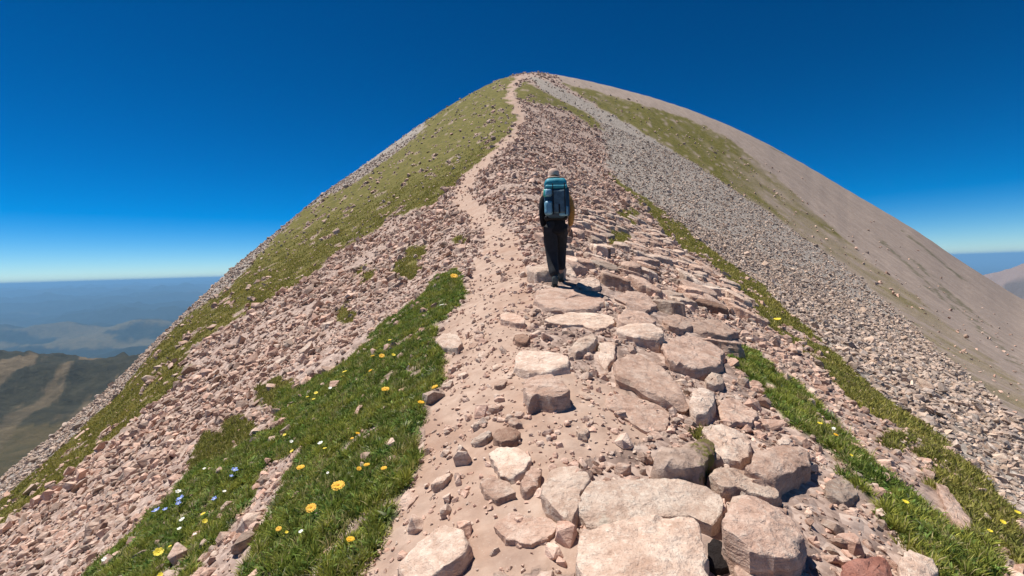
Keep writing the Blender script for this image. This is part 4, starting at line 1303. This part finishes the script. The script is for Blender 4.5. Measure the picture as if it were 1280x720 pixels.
# boots
for (fx, fy), fz, dx in ((LF, lz, -.046), (RF, rz, .085)):
    bt = skinp('boot', [[(dx, fy + .0, .19 + fz, .052), (dx, fy - .005, .10 + fz, .052), (dx, fy + .0, .055 + fz, .050), (dx, fy + .10, .050 + fz, .046), (dx, fy + .19, .042 + fz, .036)]], M_BOOT)
    bm = bmesh.new()
    pts = [(dx - .04, fy - .055), (dx + .04, fy - .055), (dx + .046, fy + .05), (dx + .05, fy + .14), (dx + .03, fy + .225), (dx - .03, fy + .225), (dx - .05, fy + .14), (dx - .046, fy + .05)]
    lo = [bm.verts.new((p[0], p[1], fz - .004)) for p in pts]; hi = [bm.verts.new((p[0], p[1], fz + .026)) for p in pts]
    bm.faces.new(hi); bm.faces.new(lo[::-1])
    for k in range(8): bm.faces.new((lo[k], lo[(k + 1) % 8], hi[(k + 1) % 8], hi[k]))
    so_ = bm_obj('sole', bm, M_SOLE, bt, smooth=False)
# face, ears, hair, hat
def ell(name, c, r, mat, parent=person, seg=20):
    bm = bmesh.new(); bmesh.ops.create_uvsphere(bm, u_segments=seg, v_segments=seg // 2, radius=1)
    for v in bm.verts: v.co = Vector((v.co.x * r[0] + c[0], v.co.y * r[1] + c[1], v.co.z * r[2] + c[2]))
    return bm_obj(name, bm, mat, parent)
for sg in (-1, 1):
    ell('ear', (sg * .084, .165, 1.625), (.012, .022, .032), M_SKIN)
    ell('eye', (sg * .030, .245, 1.645), (.013, .010, .009), mat_plain('eye_white', (.7, .7, .7), .3))
ell('nose', (0, .262, 1.615), (.014, .020, .022), M_SKIN)
ell('mouth', (0, .248, 1.575), (.026, .010, .007), M_RED)
ell('hair', (0, .145, 1.635), (.086, .095, .085), M_HAIR)
bm = bmesh.new()
prof = [(.0, .135), (.045, .130), (.072, .110), (.086, .075), (.091, .03), (.093, .004), (.120, -.008), (.122, -.014), (.093, -.006)]
prev = None
for (rr_, zz) in prof:
    ring = [bm.verts.new((math.cos(2 * math.pi * k / 28) * (rr_ + 1e-4), .165 + math.sin(2 * math.pi * k / 28) * (rr_ + 1e-4) * 1.06, 1.655 + zz + .012 * math.cos(4 * math.pi * k / 28) * (rr_ > .12))) for k in range(28)]
    if prev:
        for k in range(28): bm.faces.new((prev[k], ring[k], ring[(k + 1) % 28], prev[(k + 1) % 28]))
    prev = ring
bmesh.ops.recalc_face_normals(bm, faces=bm.faces)
hat = bm_obj('hat', bm, M_HAT, person)
hat.data.update()

# ------------------------------------------------------------------ backpack (worn, a thing of its own)
bp = bpy.data.objects.new('backpack', None); COL.objects.link(bp)
bp.location = (HX, HY, HZ); bp.scale = (S, S, S)
tag(bp, 'tall teal hiking backpack with grey mesh pocket on the back of the hiker', 'backpack')
def puff(name, c, size, mat, bev=.05, seg=4, parent=bp, squeeze=None, noise_=.006):
    bm = bmesh.new(); bmesh.ops.create_cube(bm, size=1)
    bmesh.ops.scale(bm, vec=size, verts=bm.verts)
    bmesh.ops.bevel(bm, geom=bm.edges[:], offset=min(bev, min(size) * .48), segments=seg, profile=.5, affect='EDGES')
    bmesh.ops.subdivide_edges(bm, edges=[e for e in bm.edges if e.calc_length() > .08], cuts=5, use_grid_fill=True)
    for v in bm.verts:
        t = v.co.z / size[2] + .5
        if squeeze: v.co.x *= squeeze(t)[0]; v.co.y *= squeeze(t)[1]
        v.co += mnoise.noise_vector(v.co * 9) * noise_
        v.co.y += .08 * (v.co.z)      # leans with the back
        v.co += Vector(c)
    return bm_obj(name, bm, mat, parent, sharp=.9)
pk_ = puff('pack_body', (0, -.115, 1.27), (.35, .21, .52), M_TEAL_D, .08, squeeze=lambda t: (.86 + .5 * t * (1.1 - t), 1))
lid = puff('lid', (0, -.085, 1.525), (.33, .24, .13), M_TEAL, .06, squeeze=lambda t: (1.04 - .10 * t, 1))
puff('collar', (-.0, -.12, 1.455), (.325, .215, .06), M_TEAL, .03)
puff('mesh_pocket', (.035, -.232, 1.235), (.19, .05, .34), M_MESH, .03)
puff('lower_pocket', (.095, -.205, 1.10), (.14, .06, .15), M_SHEEN, .03)
puff('side_pocket', (-.120, -.195, 1.15), (.115, .12, .21), M_SHEEN, .04)
puff('upper_side_pouch', (-.115, -.195, 1.37), (.11, .11, .12), M_SHEEN, .04)
puff('bottle', (-.155, -.17, 1.37), (.06, .07, .12), M_MINT, .028)
puff('side_panel', (.165, -.10, 1.24), (.05, .17, .42), M_TEAL_D, .024)
for sx in (-.055, .115):
    puff('buckle_strap', (sx, -.258 + .0, 1.27), (.014, .012, .46), M_BLACK, .004, 2, noise_=0)
puff('daisy_chain', (.03, -.266, 1.13), (.022, .014, .13), M_BLACK, .004, 2, noise_=0)
puff('hip_belt', (0, .03, 1.02), (.345, .30, .07), M_BLACK, .035)
for sg in (-1, 1):
    bm = bmesh.new(); path = [(sg * .10, -.03, 1.44), (sg * .115, .05, 1.50), (sg * .115, .16, 1.50), (sg * .12, .25, 1.40), (sg * .13, .24, 1.22), (sg * .15, .14, 1.08)]
    pv_ = None
    for q in path:
        r4 = [bm.verts.new((q[0] + a, q[1] + b, q[2] + b2)) for a, b, b2 in ((-.028, 0, .006), (.028, 0, .006), (.028, 0, -.012), (-.028, 0, -.012))]
        if pv_:
            for k in range(4): bm.faces.new((pv_[k], pv_[(k + 1) % 4], r4[(k + 1) % 4], r4[k]))
        pv_ = r4
    bmesh.ops.recalc_face_normals(bm, faces=bm.faces)
    bm_obj('shoulder_strap', bm, M_RED if sg < 0 else M_BLACK, bp)
bpy.data.objects.remove(per)
for o in list(bpy.data.objects):
    if o.type == 'EMPTY' and not o.children: bpy.data.objects.remove(o)
